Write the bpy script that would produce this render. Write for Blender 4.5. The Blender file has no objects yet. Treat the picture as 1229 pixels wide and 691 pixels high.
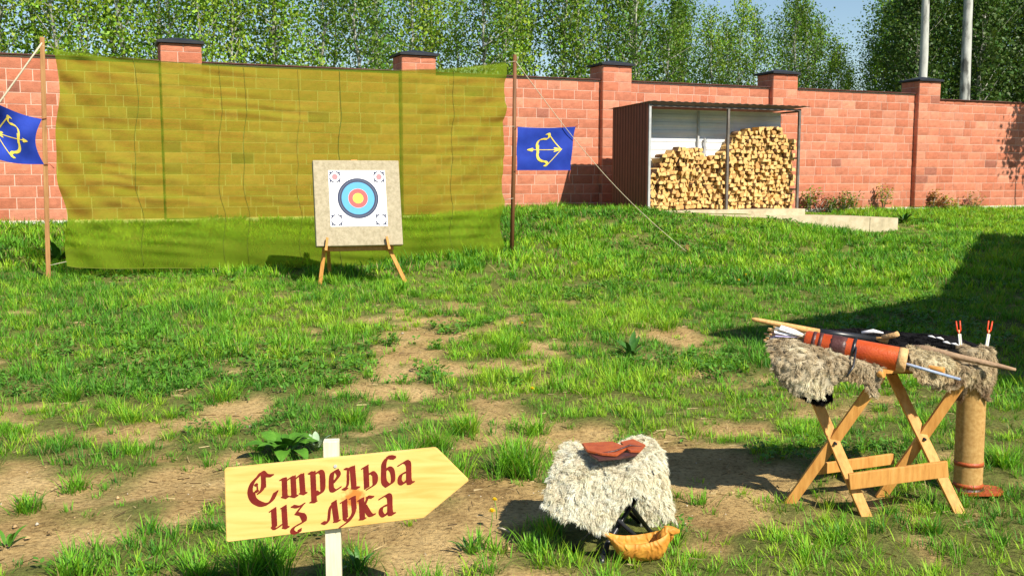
import bpy, bmesh, math, random
import numpy as np
from mathutils import Vector, Matrix, Euler
random.seed(7); rng = np.random.default_rng(11)
SC = bpy.context.scene; COL = SC.collection
R = math.radians

# ---------------------------------------------------------------- camera, sky, sun, exposure
F = 1200.0; PIT = math.atan(132.5/F); CAMZ = 1.6
cam_d = bpy.data.cameras.new('camera'); cam = bpy.data.objects.new('camera', cam_d); COL.objects.link(cam)
cam.location = (0, 0, CAMZ); cam.rotation_euler = (math.pi/2-PIT, 0, 0)
cam_d.sensor_width = 36; cam_d.lens = F/1229*36; cam_d.clip_end = 2000; cam_d.clip_start = 0.05
SC.camera = cam
L = Vector((-0.66, 0.82, -1.0)).normalized()           # direction the sunlight travels
SUN_EL = math.asin(-L.z)
w = bpy.data.worlds.new('World'); SC.world = w; w.use_nodes = True
nt = w.node_tree; bg = nt.nodes['Background']
sky = nt.nodes.new('ShaderNodeTexSky'); sky.sky_type = 'NISHITA'; sky.sun_disc = False
sky.sun_elevation = SUN_EL; sky.sun_rotation = math.atan2(-L.x, -L.y)
sky.air_density = 1.15; sky.dust_density = 0.1; sky.ozone_density = 3.2
nt.links.new(sky.outputs[0], bg.inputs[0]); bg.inputs[1].default_value = 0.078
sd = bpy.data.lights.new('sun', 'SUN'); so = bpy.data.objects.new('sun', sd); COL.objects.link(so)
sd.energy = 5.0; sd.angle = R(0.5); sd.color = (1.0, 0.94, 0.80)
so.rotation_euler = L.to_track_quat('-Z', 'Y').to_euler(); so.location = (30, -24, 30)
SC.view_settings.view_transform = 'Standard'; SC.view_settings.look = 'None'
SC.view_settings.gamma = 1; SC.view_settings.use_curve_mapping = False
SC.view_settings.exposure = 0.66
SC.render.engine = 'CYCLES'
SC.cycles.max_bounces = 8; SC.cycles.transparent_max_bounces = 16
SC.cycles.diffuse_bounces = 3; SC.cycles.glossy_bounces = 2; SC.cycles.transmission_bounces = 3
SC.cycles.use_denoising = True

# ---------------------------------------------------------------- geometry helpers
CF = Vector((0, math.cos(PIT), -math.sin(PIT))); CU = Vector((0, math.sin(PIT), math.cos(PIT))); CR = Vector((1, 0, 0))
CO = Vector((0, 0, CAMZ))
def ray(u, v): return CF + CR*((u-614.5)/F) + CU*(-(v-345.5)/F)
def at(u, v, Y):
    d = ray(u, v); return CO + d*(Y/d.y)
def atz(u, v, z):
    d = ray(u, v); return CO + d*((z-CAMZ)/d.z)
def onplane(u, v, p, n):
    d = ray(u, v); return CO + d*((p-CO).dot(n)/d.dot(n))

WA = Vector((0.917, 0.399, 0)).normalized(); WN = Vector((WA.y, -WA.x, 0)); W0 = Vector((-9.0, 17.6, 0))
def wl(s, P, z): return W0 + WA*s + WN*P + Vector((0, 0, z))     # wall frame: along, towards camera, up

def vnoise(x, y, seed=0):
    xi = np.floor(x).astype(np.int64); yi = np.floor(y).astype(np.int64); fx = x-xi; fy = y-yi
    def h(a, b):
        n = (a*374761393 + b*668265263 + seed*982451653) & 0x7fffffff
        n = ((n ^ (n >> 13))*1274126177) & 0x7fffffff
        return ((n ^ (n >> 16)) & 0xffff)/65535.0
    fx = fx*fx*(3-2*fx); fy = fy*fy*(3-2*fy)
    a = h(xi, yi); b = h(xi+1, yi); c = h(xi, yi+1); d = h(xi+1, yi+1)
    return (a*(1-fx)+b*fx)*(1-fy)+(c*(1-fx)+d*fx)*fy
def fnoise(x, y, seed=0):
    return (vnoise(x, y, seed)+0.5*vnoise(2.1*x, 2.1*y, seed+1)+0.25*vnoise(4.3*x, 4.3*y, seed+2))/1.75

def gz(x, y):
    x = np.asarray(x, float); y = np.asarray(y, float)
    P = (x-W0.x)*WN.x + (y-W0.y)*WN.y
    t = np.clip(1-P/18.0, 0, 1.0)
    z = 0.78*t**2.2
    s_ = (x-W0.x)*WA.x + (y-W0.y)*WA.y
    u_ = np.clip((6.6-P)/3.6, 0, 1); B = np.exp(-((s_-12.0)/3.6)**4)*u_*u_*(3-2*u_)
    z = z*(1-B)+0.93*B
    z = z - 0.17*np.exp(-((s_-15.2)/2.9)**4)*np.exp(-((P-3.8)/0.95)**2)
    z = z + 0.14*np.exp(-((x-.2)**2/4.5+(y-14.5)**2/3.5))
    z = z + 0.05*(fnoise(x*0.9, y*0.9, 5)-0.5) + 0.03*(vnoise(x*3, y*3, 9)-0.5)
    return z
def gzs(x, y): return float(gz(np.array([x]), np.array([y]))[0])
def gpt(u, v):
    d = ray(u, v); t = 2.0
    for i in range(4000):
        p = CO + d*t
        if p.z <= gzs(p.x, p.y): break
        t += 0.01
    return Vector((p.x, p.y, gzs(p.x, p.y)))

def tag(o, label=None, cat=None, group=None, kind=None):
    if label: o['label'] = label
    if cat: o['category'] = cat
    if group: o['group'] = group
    if kind: o['kind'] = kind
    return o
def empty(name, loc=(0, 0, 0), label=None, cat=None, group=None):
    o = bpy.data.objects.new(name, None); o.location = loc; COL.objects.link(o); o.empty_display_size = 0.1
    return tag(o, label, cat, group)
def link(name, me, parent=None, world=True):
    o = bpy.data.objects.new(name, me); COL.objects.link(o)
    if parent is not None:
        o.parent = parent
        if world: o.location = -Vector(parent.location)
    return o
def pymesh(name, V, Fc, m, parent=None, smooth=False, world=True):
    me = bpy.data.meshes.new(name); me.from_pydata([tuple(v) for v in V], [], Fc)
    for mm in (m if isinstance(m, (list, tuple)) else [m]): me.materials.append(mm)
    if smooth: me.shade_smooth()
    me.update(); return link(name, me, parent, world)
def npmesh(name, V, Fi, m, cols=None, parent=None, smooth=False):
    """V (n,3); Fi list of (faces array (m,k)); cols (n,3) point colour"""
    me = bpy.data.meshes.new(name); V = np.asarray(V, np.float32)
    me.vertices.add(len(V)); me.vertices.foreach_set('co', V.ravel())
    tot = [np.full(len(f), f.shape[1], np.int32) for f in Fi]
    tot = np.concatenate(tot); idx = np.concatenate([f.ravel() for f in Fi]).astype(np.int32)
    st = np.concatenate([[0], np.cumsum(tot)[:-1]]).astype(np.int32)
    me.loops.add(len(idx)); me.loops.foreach_set('vertex_index', idx)
    me.polygons.add(len(tot)); me.polygons.foreach_set('loop_start', st); me.polygons.foreach_set('loop_total', tot)
    if smooth: me.polygons.foreach_set('use_smooth', np.ones(len(tot), bool))
    me.update(calc_edges=True)
    if cols is not None:
        a = me.color_attributes.new('tint', 'FLOAT_COLOR', 'POINT')
        c = np.ones((len(V), 4), np.float32); c[:, :3] = cols; a.data.foreach_set('color', c.ravel())
    me.materials.append(m)
    return link(name, me, parent) if parent is not False else me

class MB:
    """collects shapes into one bmesh (world coordinates)"""
    def __init__(s): s.bm = bmesh.new()
    def box(s, c, size, M=None, bevel=0.0, mi=0):
        M = (M or Matrix()).to_4x4()
        r = bmesh.ops.create_cube(s.bm, size=1.0, matrix=Matrix.Translation(c) @ M @ Matrix.Diagonal((*size, 1)))
        fs = list({f for v in r['verts'] for f in v.link_faces})
        for f in fs: f.material_index = mi
        if bevel > 0:
            bmesh.ops.bevel(s.bm, geom=list({e for f in fs for e in f.edges}), offset=bevel, segments=2, affect='EDGES', profile=0.6)
        return s
    def bar(s, a, b, wd, th, up=Vector((0, 0, 1)), bevel=0.002):
        a = Vector(a); b = Vector(b); z = (b-a).normalized(); x = up.cross(z)
        if x.length < 1e-4: x = Vector((1, 0, 0)).cross(z)
        x.normalize(); y = z.cross(x)
        M = Matrix((x, y, z)).transposed()
        return s.box((a+b)/2, (wd, th, (b-a).length), M, bevel)
    def tube(s, pts, rad, n=10, cap=True, wob=0):
        pts = [Vector(p) for p in pts]; k = len(pts)
        rs = rad if isinstance(rad, (list, tuple)) else [rad]*k
        rings = []; t0 = (pts[1]-pts[0]).normalized()
        x = Vector((0, 0, 1)).cross(t0)
        if x.length < 0.05: x = Vector((1, 0, 0)).cross(t0)
        x.normalize()
        for i in range(k):
            t = (pts[min(i+1, k-1)]-pts[max(i-1, 0)]).normalized()
            x = (x-t*x.dot(t)).normalized(); y = t.cross(x)
            rings.append([s.bm.verts.new(pts[i]+(x*math.cos(2*math.pi*j/n)+y*math.sin(2*math.pi*j/n))*(rs[i]*(1+wob*random.uniform(-1, 1)))) for j in range(n)])
        for i in range(k-1):
            for j in range(n):
                f = s.bm.faces.new((rings[i][j], rings[i][(j+1) % n], rings[i+1][(j+1) % n], rings[i+1][j])); f.smooth = True
        if cap:
            s.bm.faces.new(rings[0][::-1]); s.bm.faces.new(rings[-1])
        return s
    def face(s, pts, mi=0, smooth=False):
        f = s.bm.faces.new([s.bm.verts.new(p) for p in pts]); f.material_index = mi; f.smooth = smooth; return s
    def prism(s, poly, d, mi=0):
        """extrude polygon (3d points) by vector d"""
        a = [s.bm.verts.new(p) for p in poly]; b = [s.bm.verts.new(Vector(p)+d) for p in poly]; n = len(a)
        fs = [s.bm.faces.new(a), s.bm.faces.new(b[::-1])]
        for i in range(n): fs.append(s.bm.faces.new((a[i], b[i], b[(i+1) % n], a[(i+1) % n])))
        for f in fs: f.material_index = mi
        return s
    def build(s, name, m, parent=None):
        bmesh.ops.recalc_face_normals(s.bm, faces=s.bm.faces)
        me = bpy.data.meshes.new(name); s.bm.to_mesh(me); s.bm.free()
        for mm in (m if isinstance(m, (list, tuple)) else [m]): me.materials.append(mm)
        return link(name, me, parent)

# ---------------------------------------------------------------- materials
def newmat(name):
    m = bpy.data.materials.new(name); m.use_nodes = True
    return m, m.node_tree, m.node_tree.nodes['Principled BSDF']
def N(nt, t, **k):
    n = nt.nodes.new(t)
    for a, b in k.items():
        if a.startswith('i_'): n.inputs[a[2:].replace('_', ' ')].default_value = b
        else: setattr(n, a, b)
    return n
def ramp(nt, fac, stops):
    r = nt.nodes.new('ShaderNodeValToRGB'); nt.links.new(fac, r.inputs[0]); cr = r.color_ramp
    while len(cr.elements) < len(stops): cr.elements.new(0.5)
    for e, (p, c) in zip(cr.elements, stops):
        e.position = p; e.color = (*c, 1)
    return r.outputs[0]
def noise_mat(name, stops, scale=8, rough=0.8, bump=0.3, bscale=60, stretch=(1, 1, 1), detail=6, bdist=0.01, spec=0.3, coord='Object', metallic=0):
    m, nt, b = newmat(name)
    tc = N(nt, 'ShaderNodeTexCoord'); mp = N(nt, 'ShaderNodeMapping'); mp.inputs['Scale'].default_value = stretch
    nt.links.new(tc.outputs[coord], mp.inputs[0])
    n1 = N(nt, 'ShaderNodeTexNoise', i_Scale=scale, i_Detail=detail, i_Roughness=0.6); nt.links.new(mp.outputs[0], n1.inputs['Vector'])
    nt.links.new(ramp(nt, n1.outputs[0], stops), b.inputs['Base Color'])
    b.inputs['Roughness'].default_value = rough; b.inputs['Specular IOR Level'].default_value = spec; b.inputs['Metallic'].default_value = metallic
    if bump:
        n2 = N(nt, 'ShaderNodeTexNoise', i_Scale=bscale, i_Detail=4.0); nt.links.new(mp.outputs[0], n2.inputs['Vector'])
        bp = N(nt, 'ShaderNodeBump', i_Strength=bump, i_Distance=bdist); nt.links.new(n2.outputs[0], bp.inputs['Height']); nt.links.new(bp.outputs[0], b.inputs['Normal'])
    return m
def tint_mat(name, rough=0.8, transl=0.0, nscale=0, namp=0.3, bump=0, bscale=60, bdist=0.01, spec=0.2, tgain=(1, 1, 1)):
    """base colour from the tint attribute, optional translucency for leaves and blades"""
    m, nt, b = newmat(name)
    at_ = N(nt, 'ShaderNodeAttribute', attribute_name='tint'); col = at_.outputs['Color']
    if nscale:
        tc = N(nt, 'ShaderNodeTexCoord'); n1 = N(nt, 'ShaderNodeTexNoise', i_Scale=nscale, i_Detail=6.0, i_Roughness=0.65); nt.links.new(tc.outputs['Object'], n1.inputs['Vector'])
        mr = N(nt, 'ShaderNodeMapRange'); mr.inputs[1].default_value = 0.3; mr.inputs[2].default_value = 0.7; mr.inputs[3].default_value = 1-namp; mr.inputs[4].default_value = 1+namp
        nt.links.new(n1.outputs[0], mr.inputs[0])
        vm = N(nt, 'ShaderNodeVectorMath', operation='SCALE'); nt.links.new(col, vm.inputs[0]); nt.links.new(mr.outputs[0], vm.inputs['Scale']); col = vm.outputs[0]
        if bump:
            n2 = N(nt, 'ShaderNodeTexNoise', i_Scale=bscale, i_Detail=5.0); nt.links.new(tc.outputs['Object'], n2.inputs['Vector'])
            bp = N(nt, 'ShaderNodeBump', i_Strength=bump, i_Distance=bdist); nt.links.new(n2.outputs[0], bp.inputs['Height']); nt.links.new(bp.outputs[0], b.inputs['Normal'])
    nt.links.new(col, b.inputs['Base Color']); b.inputs['Roughness'].default_value = rough; b.inputs['Specular IOR Level'].default_value = spec
    if transl:
        tr = N(nt, 'ShaderNodeBsdfTranslucent'); vm2 = N(nt, 'ShaderNodeVectorMath', operation='MULTIPLY'); vm2.inputs[1].default_value = tgain
        nt.links.new(col, vm2.inputs[0]); nt.links.new(vm2.outputs[0], tr.inputs[0])
        mx = N(nt, 'ShaderNodeMixShader'); mx.inputs[0].default_value = transl
        nt.links.new(b.outputs[0], mx.inputs[1]); nt.links.new(tr.outputs[0], mx.inputs[2])
        nt.links.new(mx.outputs[0], nt.nodes['Material Output'].inputs[0])
    return m
def wood_mat(name, c1, c2, c3=None, sc=(1, 1, 12), rough=0.6, scale=14, bump=0.25):
    return noise_mat(name, [(0.25, c1), (0.55, c2), (0.8, c3 or c2)], scale=scale, rough=rough, bump=bump, bscale=scale*3, stretch=sc, bdist=0.004)

M_soil, nt, b = newmat('soil')
at_ = N(nt, 'ShaderNodeAttribute', attribute_name='tint'); geo = N(nt, 'ShaderNodeNewGeometry')
n1 = N(nt, 'ShaderNodeTexNoise', i_Scale=1.7, i_Detail=8.0, i_Roughness=0.62); nt.links.new(geo.outputs['Position'], n1.inputs['Vector'])
n3 = N(nt, 'ShaderNodeTexNoise', i_Scale=38, i_Detail=6.0, i_Roughness=0.75); nt.links.new(geo.outputs['Position'], n3.inputs['Vector'])
r1 = ramp(nt, n1.outputs[0], [(0.30, (0.26, 0.165, 0.065)), (0.47, (0.46, 0.31, 0.13)), (0.70, (0.58, 0.41, 0.19))])
r3 = ramp(nt, n3.outputs[0], [(0.36, (0.50, 0.45, 0.40)), (0.50, (0.95, 0.95, 0.95)), (0.66, (1.18, 1.16, 1.12))])
vm = N(nt, 'ShaderNodeVectorMath', operation='MULTIPLY'); nt.links.new(r1, vm.inputs[0]); nt.links.new(r3, vm.inputs[1])
turf = ramp(nt, n3.outputs[0], [(0.35, (0.06, 0.07, 0.018)), (0.6, (0.12, 0.16, 0.032))])
mx = N(nt, 'ShaderNodeMix', data_type='RGBA'); nt.links.new(at_.outputs['Color'], mx.inputs[0]); nt.links.new(turf, mx.inputs[6]); nt.links.new(vm.outputs[0], mx.inputs[7])
nt.links.new(mx.outputs[2], b.inputs['Base Color']); b.inputs['Roughness'].default_value = 0.95; b.inputs['Specular IOR Level'].default_value = 0.1
n4 = N(nt, 'ShaderNodeTexNoise', i_Scale=22, i_Detail=8.0, i_Roughness=0.7); nt.links.new(geo.outputs['Position'], n4.inputs['Vector'])
bp = N(nt, 'ShaderNodeBump', i_Strength=0.9, i_Distance=0.035); nt.links.new(n4.outputs[0], bp.inputs['Height']); nt.links.new(bp.outputs[0], b.inputs['Normal'])

M_blade = tint_mat('grass_blade', rough=0.55, transl=0.35, spec=0.25, tgain=(1.3, 1.25, 0.6))
M_leaf = tint_mat('leaf', rough=0.5, transl=0.28, spec=0.3, tgain=(1.3, 1.3, 0.6))
M_fur = tint_mat('fur', rough=0.8, transl=0.3, spec=0.1)
M_block = tint_mat('split_block', rough=0.9, nscale=9, namp=0.14, bump=0.6, bscale=45, bdist=0.012, spec=0.15)
M_mortar = noise_mat('mortar', [(0.3, (0.60, 0.38, 0.29)), (0.7, (0.74, 0.54, 0.44))], scale=6, rough=0.95)
M_conc = noise_mat('concrete', [(0.3, (0.36, 0.30, 0.20)), (0.5, (0.50, 0.42, 0.28)), (0.7, (0.58, 0.50, 0.36))], scale=5, rough=0.9, bump=0.5)
M_plinth = noise_mat('plinth', [(0.3, (0.48, 0.46, 0.40)), (0.7, (0.68, 0.65, 0.58))], scale=4, rough=0.9, bump=0.4)
M_cap = noise_mat('cap_metal', [(0.3, (0.012, 0.013, 0.018)), (0.7, (0.03, 0.032, 0.04))], scale=5, rough=0.5, bump=0.1)
M_coping = noise_mat('coping', [(0.3, (0.06, 0.025, 0.02)), (0.7, (0.12, 0.04, 0.03))], scale=5, rough=0.6, bump=0.1)
M_pole = wood_mat('pole_wood', (0.22, 0.10, 0.035), (0.38, 0.19, 0.07), (0.45, 0.25, 0.10), sc=(6, 6, 0.6), scale=5)
M_pole2 = wood_mat('pole_dark_wood', (0.11, 0.045, 0.02), (0.20, 0.085, 0.035), (0.26, 0.12, 0.05), sc=(6, 6, 0.6), scale=5)
M_pine = wood_mat('pine', (0.42, 0.17, 0.035), (0.62, 0.30, 0.075), (0.70, 0.38, 0.12), sc=(7, 7, 1.0), scale=6)
M_rope = noise_mat('rope', [(0.3, (0.45, 0.38, 0.26)), (0.7, (0.62, 0.55, 0.42))], scale=80, rough=0.9)
M_post = wood_mat('white_post', (0.55, 0.47, 0.30), (0.74, 0.68, 0.50), (0.78, 0.73, 0.58), sc=(9, 9, 0.7), scale=6, bump=0.15)

# ---------------------------------------------------------------- ground
def axis(lo, hi, step, far):
    a = list(np.arange(lo, hi+1e-6, step)); st = step; x = hi
    while x < far: st *= 1.35; x += st; a.append(x)
    st = step; x = lo
    while x > -far: st *= 1.35; x -= st; a.insert(0, x)
    return np.array(a)
# bare-soil patches as seen from the path: (pixel u, v, half width u, half height v, strength)
PATCH = [(60, 640, 150, 40, .9), (40, 560, 110, 45, .75), (20, 445, 60, 16, .6), (180, 600, 110, 55, .8), (200, 520, 90, 18, .5), (20, 425, 50, 8, .7),
         (290, 495, 75, 20, .95), (330, 420, 60, 12, .45), (480, 440, 60, 48, 1.05), (515, 396, 60, 26, 1.0), (570, 440, 40, 14, .6), (250, 455, 50, 10, .55), (390, 400, 40, 9, .55), (700, 410, 40, 10, .5), (590, 400, 50, 22, .5), (640, 425, 60, 22, .75),
         (600, 505, 55, 30, .95), (815, 405, 50, 24, .95), (700, 470, 30, 10, .4), (400, 470, 40, 12, .4), (180, 415, 60, 9, .5),
         (500, 640, 190, 40, 1.0), (620, 590, 110, 60, 1.0), (560, 620, 120, 40, 1.0), (850, 565, 130, 42, 1.05), (960, 580, 90, 30, .9),
         (700, 530, 60, 28, .8), (480, 670, 120, 16, 1.0), (905, 515, 60, 12, .5), (840, 640, 55, 14, .5), (1065, 600, 60, 14, .8), (240, 560, 80, 30, .6), (100, 680, 120, 20, .6),
         (350, 660, 80, 30, .6), (1010, 490, 40, 12, .3), (120, 490, 90, 14, .25), (650, 520, 60, 30, .7), (1210, 660, 20, 6, .5), (850, 595, 70, 25, .8)]
PW = []
for (u, v, du, dv, s_) in PATCH:
    c = atz(u, v, 0.05 if v > 440 else 0.13); n_ = atz(u, v-dv, 0.05 if v > 440 else 0.15); m_ = atz(u, v+dv, 0.05); r_ = atz(u+du, v, 0.05 if v > 440 else 0.13)
    PW.append((c.x, (n_.y+m_.y)/2, abs(r_.x-c.x), (n_.y-m_.y)/2, s_))
def bare(x, y):
    x = np.asarray(x, float); y = np.asarray(y, float); f = np.zeros(x.shape)
    for cx, cy, rx, ry, s_ in PW:
        d = ((x-cx)/rx)**2 + ((y-cy)/ry)**2
        f = np.maximum(f, s_*np.exp(-d*0.75))
    nz = fnoise(x*2.2, y*2.2, 21)-0.5; nz2 = vnoise(x*9, y*9, 31)-0.5
    nz3 = fnoise(x*4.5+3, y*3.2, 33)-0.5; near = np.clip((13.0-y)/5.0, 0, 1)
    return np.clip((f*0.9 + nz*0.75 + nz2*0.40 + nz3*1.75 + .13*near - 0.45)*2.4, 0, 1)
gx = axis(-15, 17, 0.10, 600); gy = axis(2.5, 30, 0.10, 700)
X, Yg = np.meshgrid(gx, gy); Z = gz(X, Yg)
bb = bare(X, Yg); Z = Z + 0.012*(vnoise(X*14, Yg*14, 3)-0.5) - 0.015*bb
nx, ny = len(gx), len(gy)
ii = (np.arange(ny-1)[:, None]*nx + np.arange(nx-1)[None, :]).ravel()
Fq = np.stack([ii, ii+1, ii+nx+1, ii+nx], 1)
g = npmesh('ground', np.stack([X.ravel(), Yg.ravel(), Z.ravel()], 1), [Fq], M_soil, cols=np.repeat(np.clip(0.12+bb.ravel()[:, None]*1.0, 0, 1), 3, 1), smooth=True)
tag(g, kind='structure')

# ---------------------------------------------------------------- grass blades
def blades(base, hgt, wid, lean, az, bend, segs, col, tipcol):
    """curved tapered blades; all args arrays of n"""
    n = len(base); ts = np.linspace(0, 1, segs+1)
    side = np.stack([-np.sin(az), np.cos(az), np.zeros(n)], 1); fw = np.stack([np.cos(az), np.sin(az), np.zeros(n)], 1)
    V = []; C = []
    for k, t in enumerate(ts):
        out = (lean*t + bend*t*t)*hgt; up = hgt*t*np.sqrt(np.clip(1-(0.5*(lean+bend*t))**2, 0.15, 1))
        p = base + fw*out[:, None]; p[:, 2] += up
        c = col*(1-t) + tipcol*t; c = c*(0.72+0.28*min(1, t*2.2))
        if k < segs:
            wk = (wid*(1-0.75*t**1.5)/2)[:, None]
            V += [p-side*wk, p+side*wk]; C += [c, c]
        else: V.append(p); C.append(c)
    nv = len(V); V = np.stack(V, 1).reshape(-1, 3); C = np.stack(C, 1).reshape(-1, 3)
    o = (np.arange(n)*nv)[:, None]; quads = []
    for k in range(segs-1): quads.append(o + np.array([[2*k, 2*k+1, 2*k+3, 2*k+2]]))
    tri = o + np.array([[2*segs-2, 2*segs-1, 2*segs]])
    return V, (np.concatenate(quads) if quads else None), tri, C
def inside_bad(x, y):
    """no blades under the slab or inside the wall"""
    P = (x-W0.x)*WN.x + (y-W0.y)*WN.y; s = (x-W0.x)*WA.x+(y-W0.y)*WA.y
    return ((x > .22) & (x < .66) & (y > 4.10) & (y < 4.52)) | (P < 0.02) | ((s > 11.75) & (s < 17.7) & (P < 3.12) & (P > 1.1))
def grass_zone(y0, y1, dens, per, wid, hmean, segs, rtuft, name_seed, size_boost=1.0):
    area = 0.5*(0.64*2)*(y1*y1-y0*y0); n = int(area*dens)
    y = np.sqrt(rng.uniform(y0*y0, y1*y1, n)); x = rng.uniform(-1, 1, n)*0.64*y
    bm_ = bare(x, y); lush = fnoise(x*1.3+7, y*1.3, 41); cl = vnoise(x*5.5, y*5.5, 43)
    keep = (rng.uniform(0, 1, n) > np.clip(bm_*1.2, 0, 0.965)) & (rng.uniform(0, 1, n) < 0.2+1.8*cl**1.4) & ~inside_bad(x, y)
    x, y, lush, bm_, cl = x[keep], y[keep], lush[keep], bm_[keep], cl[keep]; n = len(x)
    sP = (x-W0.x)*WA.x+(y-W0.y)*WA.y; PP = (x-W0.x)*WN.x + (y-W0.y)*WN.y
    hmean = hmean*np.where((sP > 11.6) & (sP < 18.2) & (PP < 4.1), .38, 1.0)
    th = hmean*(0.5+1.0*lush)*rng.uniform(0.65, 1.3, n)*(1-0.45*bm_)*(0.75+0.5*cl)
    spec = rng.uniform(0, 1, n) + (fnoise(x*0.8, y*0.8, 61)-0.5)*1.3
    hue = fnoise(x*0.55, y*0.55, 51)
    return x, y, th, spec, hue, per, wid, segs, rtuft
GREEN = np.array([(0.19, 0.43, 0.026), (0.105, 0.32, 0.022), (0.28, 0.48, 0.03), (0.055, 0.19, 0.020)])
def emit_tufts(T, out):
    x, y, th, spec, hue, per, wid, segs, rt = T
    n = len(x); k = rng.poisson(per, n)+3; idx = np.repeat(np.arange(n), k); m = len(idx)
    az = rng.uniform(0, 2*np.pi, m); rr = np.abs(rng.normal(0, rt, m))
    bx = x[idx]+np.cos(az)*rr; by = y[idx]+np.sin(az)*rr
    ok = ~inside_bad(bx, by); idx = idx[ok]; az = az[ok]; bx = bx[ok]; by = by[ok]; rr = rr[ok]; m = len(idx)
    base = np.stack([bx, by, gz(bx, by)-0.012], 1)
    h = th[idx]*rng.uniform(0.45, 1.15, m)
    lean = 0.1+rr/rt*0.13+rng.normal(0, 0.12, m)+0.06; bend = rng.uniform(0.05, 0.75, m)
    az2 = az + rng.normal(0, 0.7, m)
    c = GREEN[0]*(1-hue[idx, None]) + GREEN[1]*hue[idx, None]
    sp = spec[idx, None]; c = np.where(sp > 0.78, GREEN[3]*1.15, c); c = np.where(sp < 0.22, GREEN[2], c)
    c = c*rng.uniform(0.75, 1.25, (m, 1))
    dry = rng.uniform(0, 1, m) < 0.06; c[dry] = np.array([0.36, 0.30, 0.13])*rng.uniform(0.6, 1.1, (dry.sum(), 1))
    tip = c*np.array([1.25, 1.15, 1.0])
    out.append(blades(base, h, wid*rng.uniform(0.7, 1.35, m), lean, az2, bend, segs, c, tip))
def merge(outs, name, mat, parent=None):
    Vs = []; Q = []; T = []; C = []; o = 0
    for V, q, t, c in outs:
        Vs.append(V); C.append(c)
        if q is not None: Q.append(q+o)
        T.append(t+o); o += len(V)
    fl = ([np.concatenate(Q)] if Q else [])+[np.concatenate(T)]
    return npmesh(name, np.concatenate(Vs), fl, mat, cols=np.concatenate(C), parent=parent)
outs = []
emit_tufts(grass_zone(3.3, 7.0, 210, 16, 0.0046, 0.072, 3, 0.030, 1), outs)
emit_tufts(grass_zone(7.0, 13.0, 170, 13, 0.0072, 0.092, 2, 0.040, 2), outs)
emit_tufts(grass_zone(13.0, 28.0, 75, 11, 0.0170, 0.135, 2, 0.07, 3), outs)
# the tall tufts one can pick out of the turf: (u, v of base, height m, blades)
for (u, v, h, k) in [(617, 568, 0.20, 330), (645, 520, .12, 90), (312, 690, .17, 260), (90, 480, .12, 120), (605, 425, .18, 160), (545, 572, .13, 120), (480, 560, .15, 200),
                     (560, 520, .13, 160), (520, 540, .15, 160), (265, 480, .12, 120), (835, 605, .07, 30), (240, 690, .1, 90), (150, 545, .10, 70), (180, 640, .08, 60), (90, 585, .08, 60),
                     (40, 610, .09, 60), (430, 685, .05, 18), (660, 640, .09, 60), (640, 660, .09, 60), (690, 665, .09, 70), (740, 400, .16, 60), (340, 420, .14, 90), (1000, 650, .09, 90), (400, 340, .15, 80),
                     (1120, 640, .08, 80), (1205, 560, .12, 120), (575, 660, .08, 60), (970, 525, .12, 90), (90, 690, .1, 120), (270, 520, .1, 80), (365, 345, .15, 80), (425, 510, .12, 90), (160, 505, .1, 90), (480, 350, .15, 80)]:
    p = gpt(u, v); k = int(k)
    emit_tufts((np.full(k//12+1, p.x)+rng.normal(0, 0.25*h, k//12+1), np.full(k//12+1, p.y)+rng.normal(0, 0.25*h, k//12+1), np.full(k//12+1, h*1.15), rng.uniform(.1, .9, k//12+1), np.full(k//12+1, .45), 12, 0.0065 if p.y < 8 else 0.01, 3, 0.03), outs)
gr = merge(outs, 'grass', M_blade); tag(gr, kind='stuff'); gr['label'] = 'tufty bright green grass covering the yard'

# low broad-leaved ground cover among the grass
def leafquads(c, size, az, tilt, col, asp=0.6, fold=0.15):
    n = len(c); d = np.stack([np.cos(az)*np.cos(tilt), np.sin(az)*np.cos(tilt), np.sin(tilt)], 1); s = np.stack([-np.sin(az), np.cos(az), rng.normal(0, .35, n)], 1)
    s /= np.linalg.norm(s, axis=1)[:, None]
    L_ = size[:, None]; V = np.stack([c, c+d*L_*.45+s*L_*asp/2, c+d*L_, c+d*L_*.45-s*L_*asp/2], 1).reshape(-1, 3)
    return V, (np.arange(n)*4)[:, None]+np.array([[0, 1, 2, 3]]), np.repeat(col, 4, 0)
def weeds(y0, y1, dens, size, thr):
    n = int(0.64*(y1*y1-y0*y0)*dens); y = np.sqrt(rng.uniform(y0*y0, y1*y1, n)); x = rng.uniform(-1, 1, n)*0.64*y
    w_ = fnoise(x*1.1+3, y*1.1+9, 71); keep = (w_ > thr) & (bare(x, y) < 0.5) & ~inside_bad(x, y)
    x = x[keep]; y = y[keep]; n = len(x); k = 6; idx = np.repeat(np.arange(n), k); m = len(idx)
    az = rng.uniform(0, 2*np.pi, m); c = np.stack([x[idx]+rng.normal(0, .02, m), y[idx]+rng.normal(0, .02, m), np.zeros(m)], 1)
    c[:, 2] = gz(c[:, 0], c[:, 1])+rng.uniform(0.0, 0.06, m)*(size/0.035)**.5
    col = np.array([[0.085, 0.21, 0.024]])*rng.uniform(.7, 1.5, (m, 1))
    return leafquads(c, size*rng.uniform(.6, 1.4, m), az, rng.uniform(0, .7, m), col)
wv = []; wf = []; wc = []; o = 0
for V, q, c in (weeds(3.4, 7.5, 240, .030, .62), weeds(7.5, 14, 110, .045, .62), weeds(14, 26, 30, .07, .63)):
    wv.append(V); wf.append(q+o); wc.append(c); o += len(V)
gc = npmesh('ground_cover', np.concatenate(wv), [np.concatenate(wf)], M_leaf, cols=np.concatenate(wc)); tag(gc, kind='stuff'); gc['label'] = 'dark green broad-leaved weeds spread through the grass'
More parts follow.
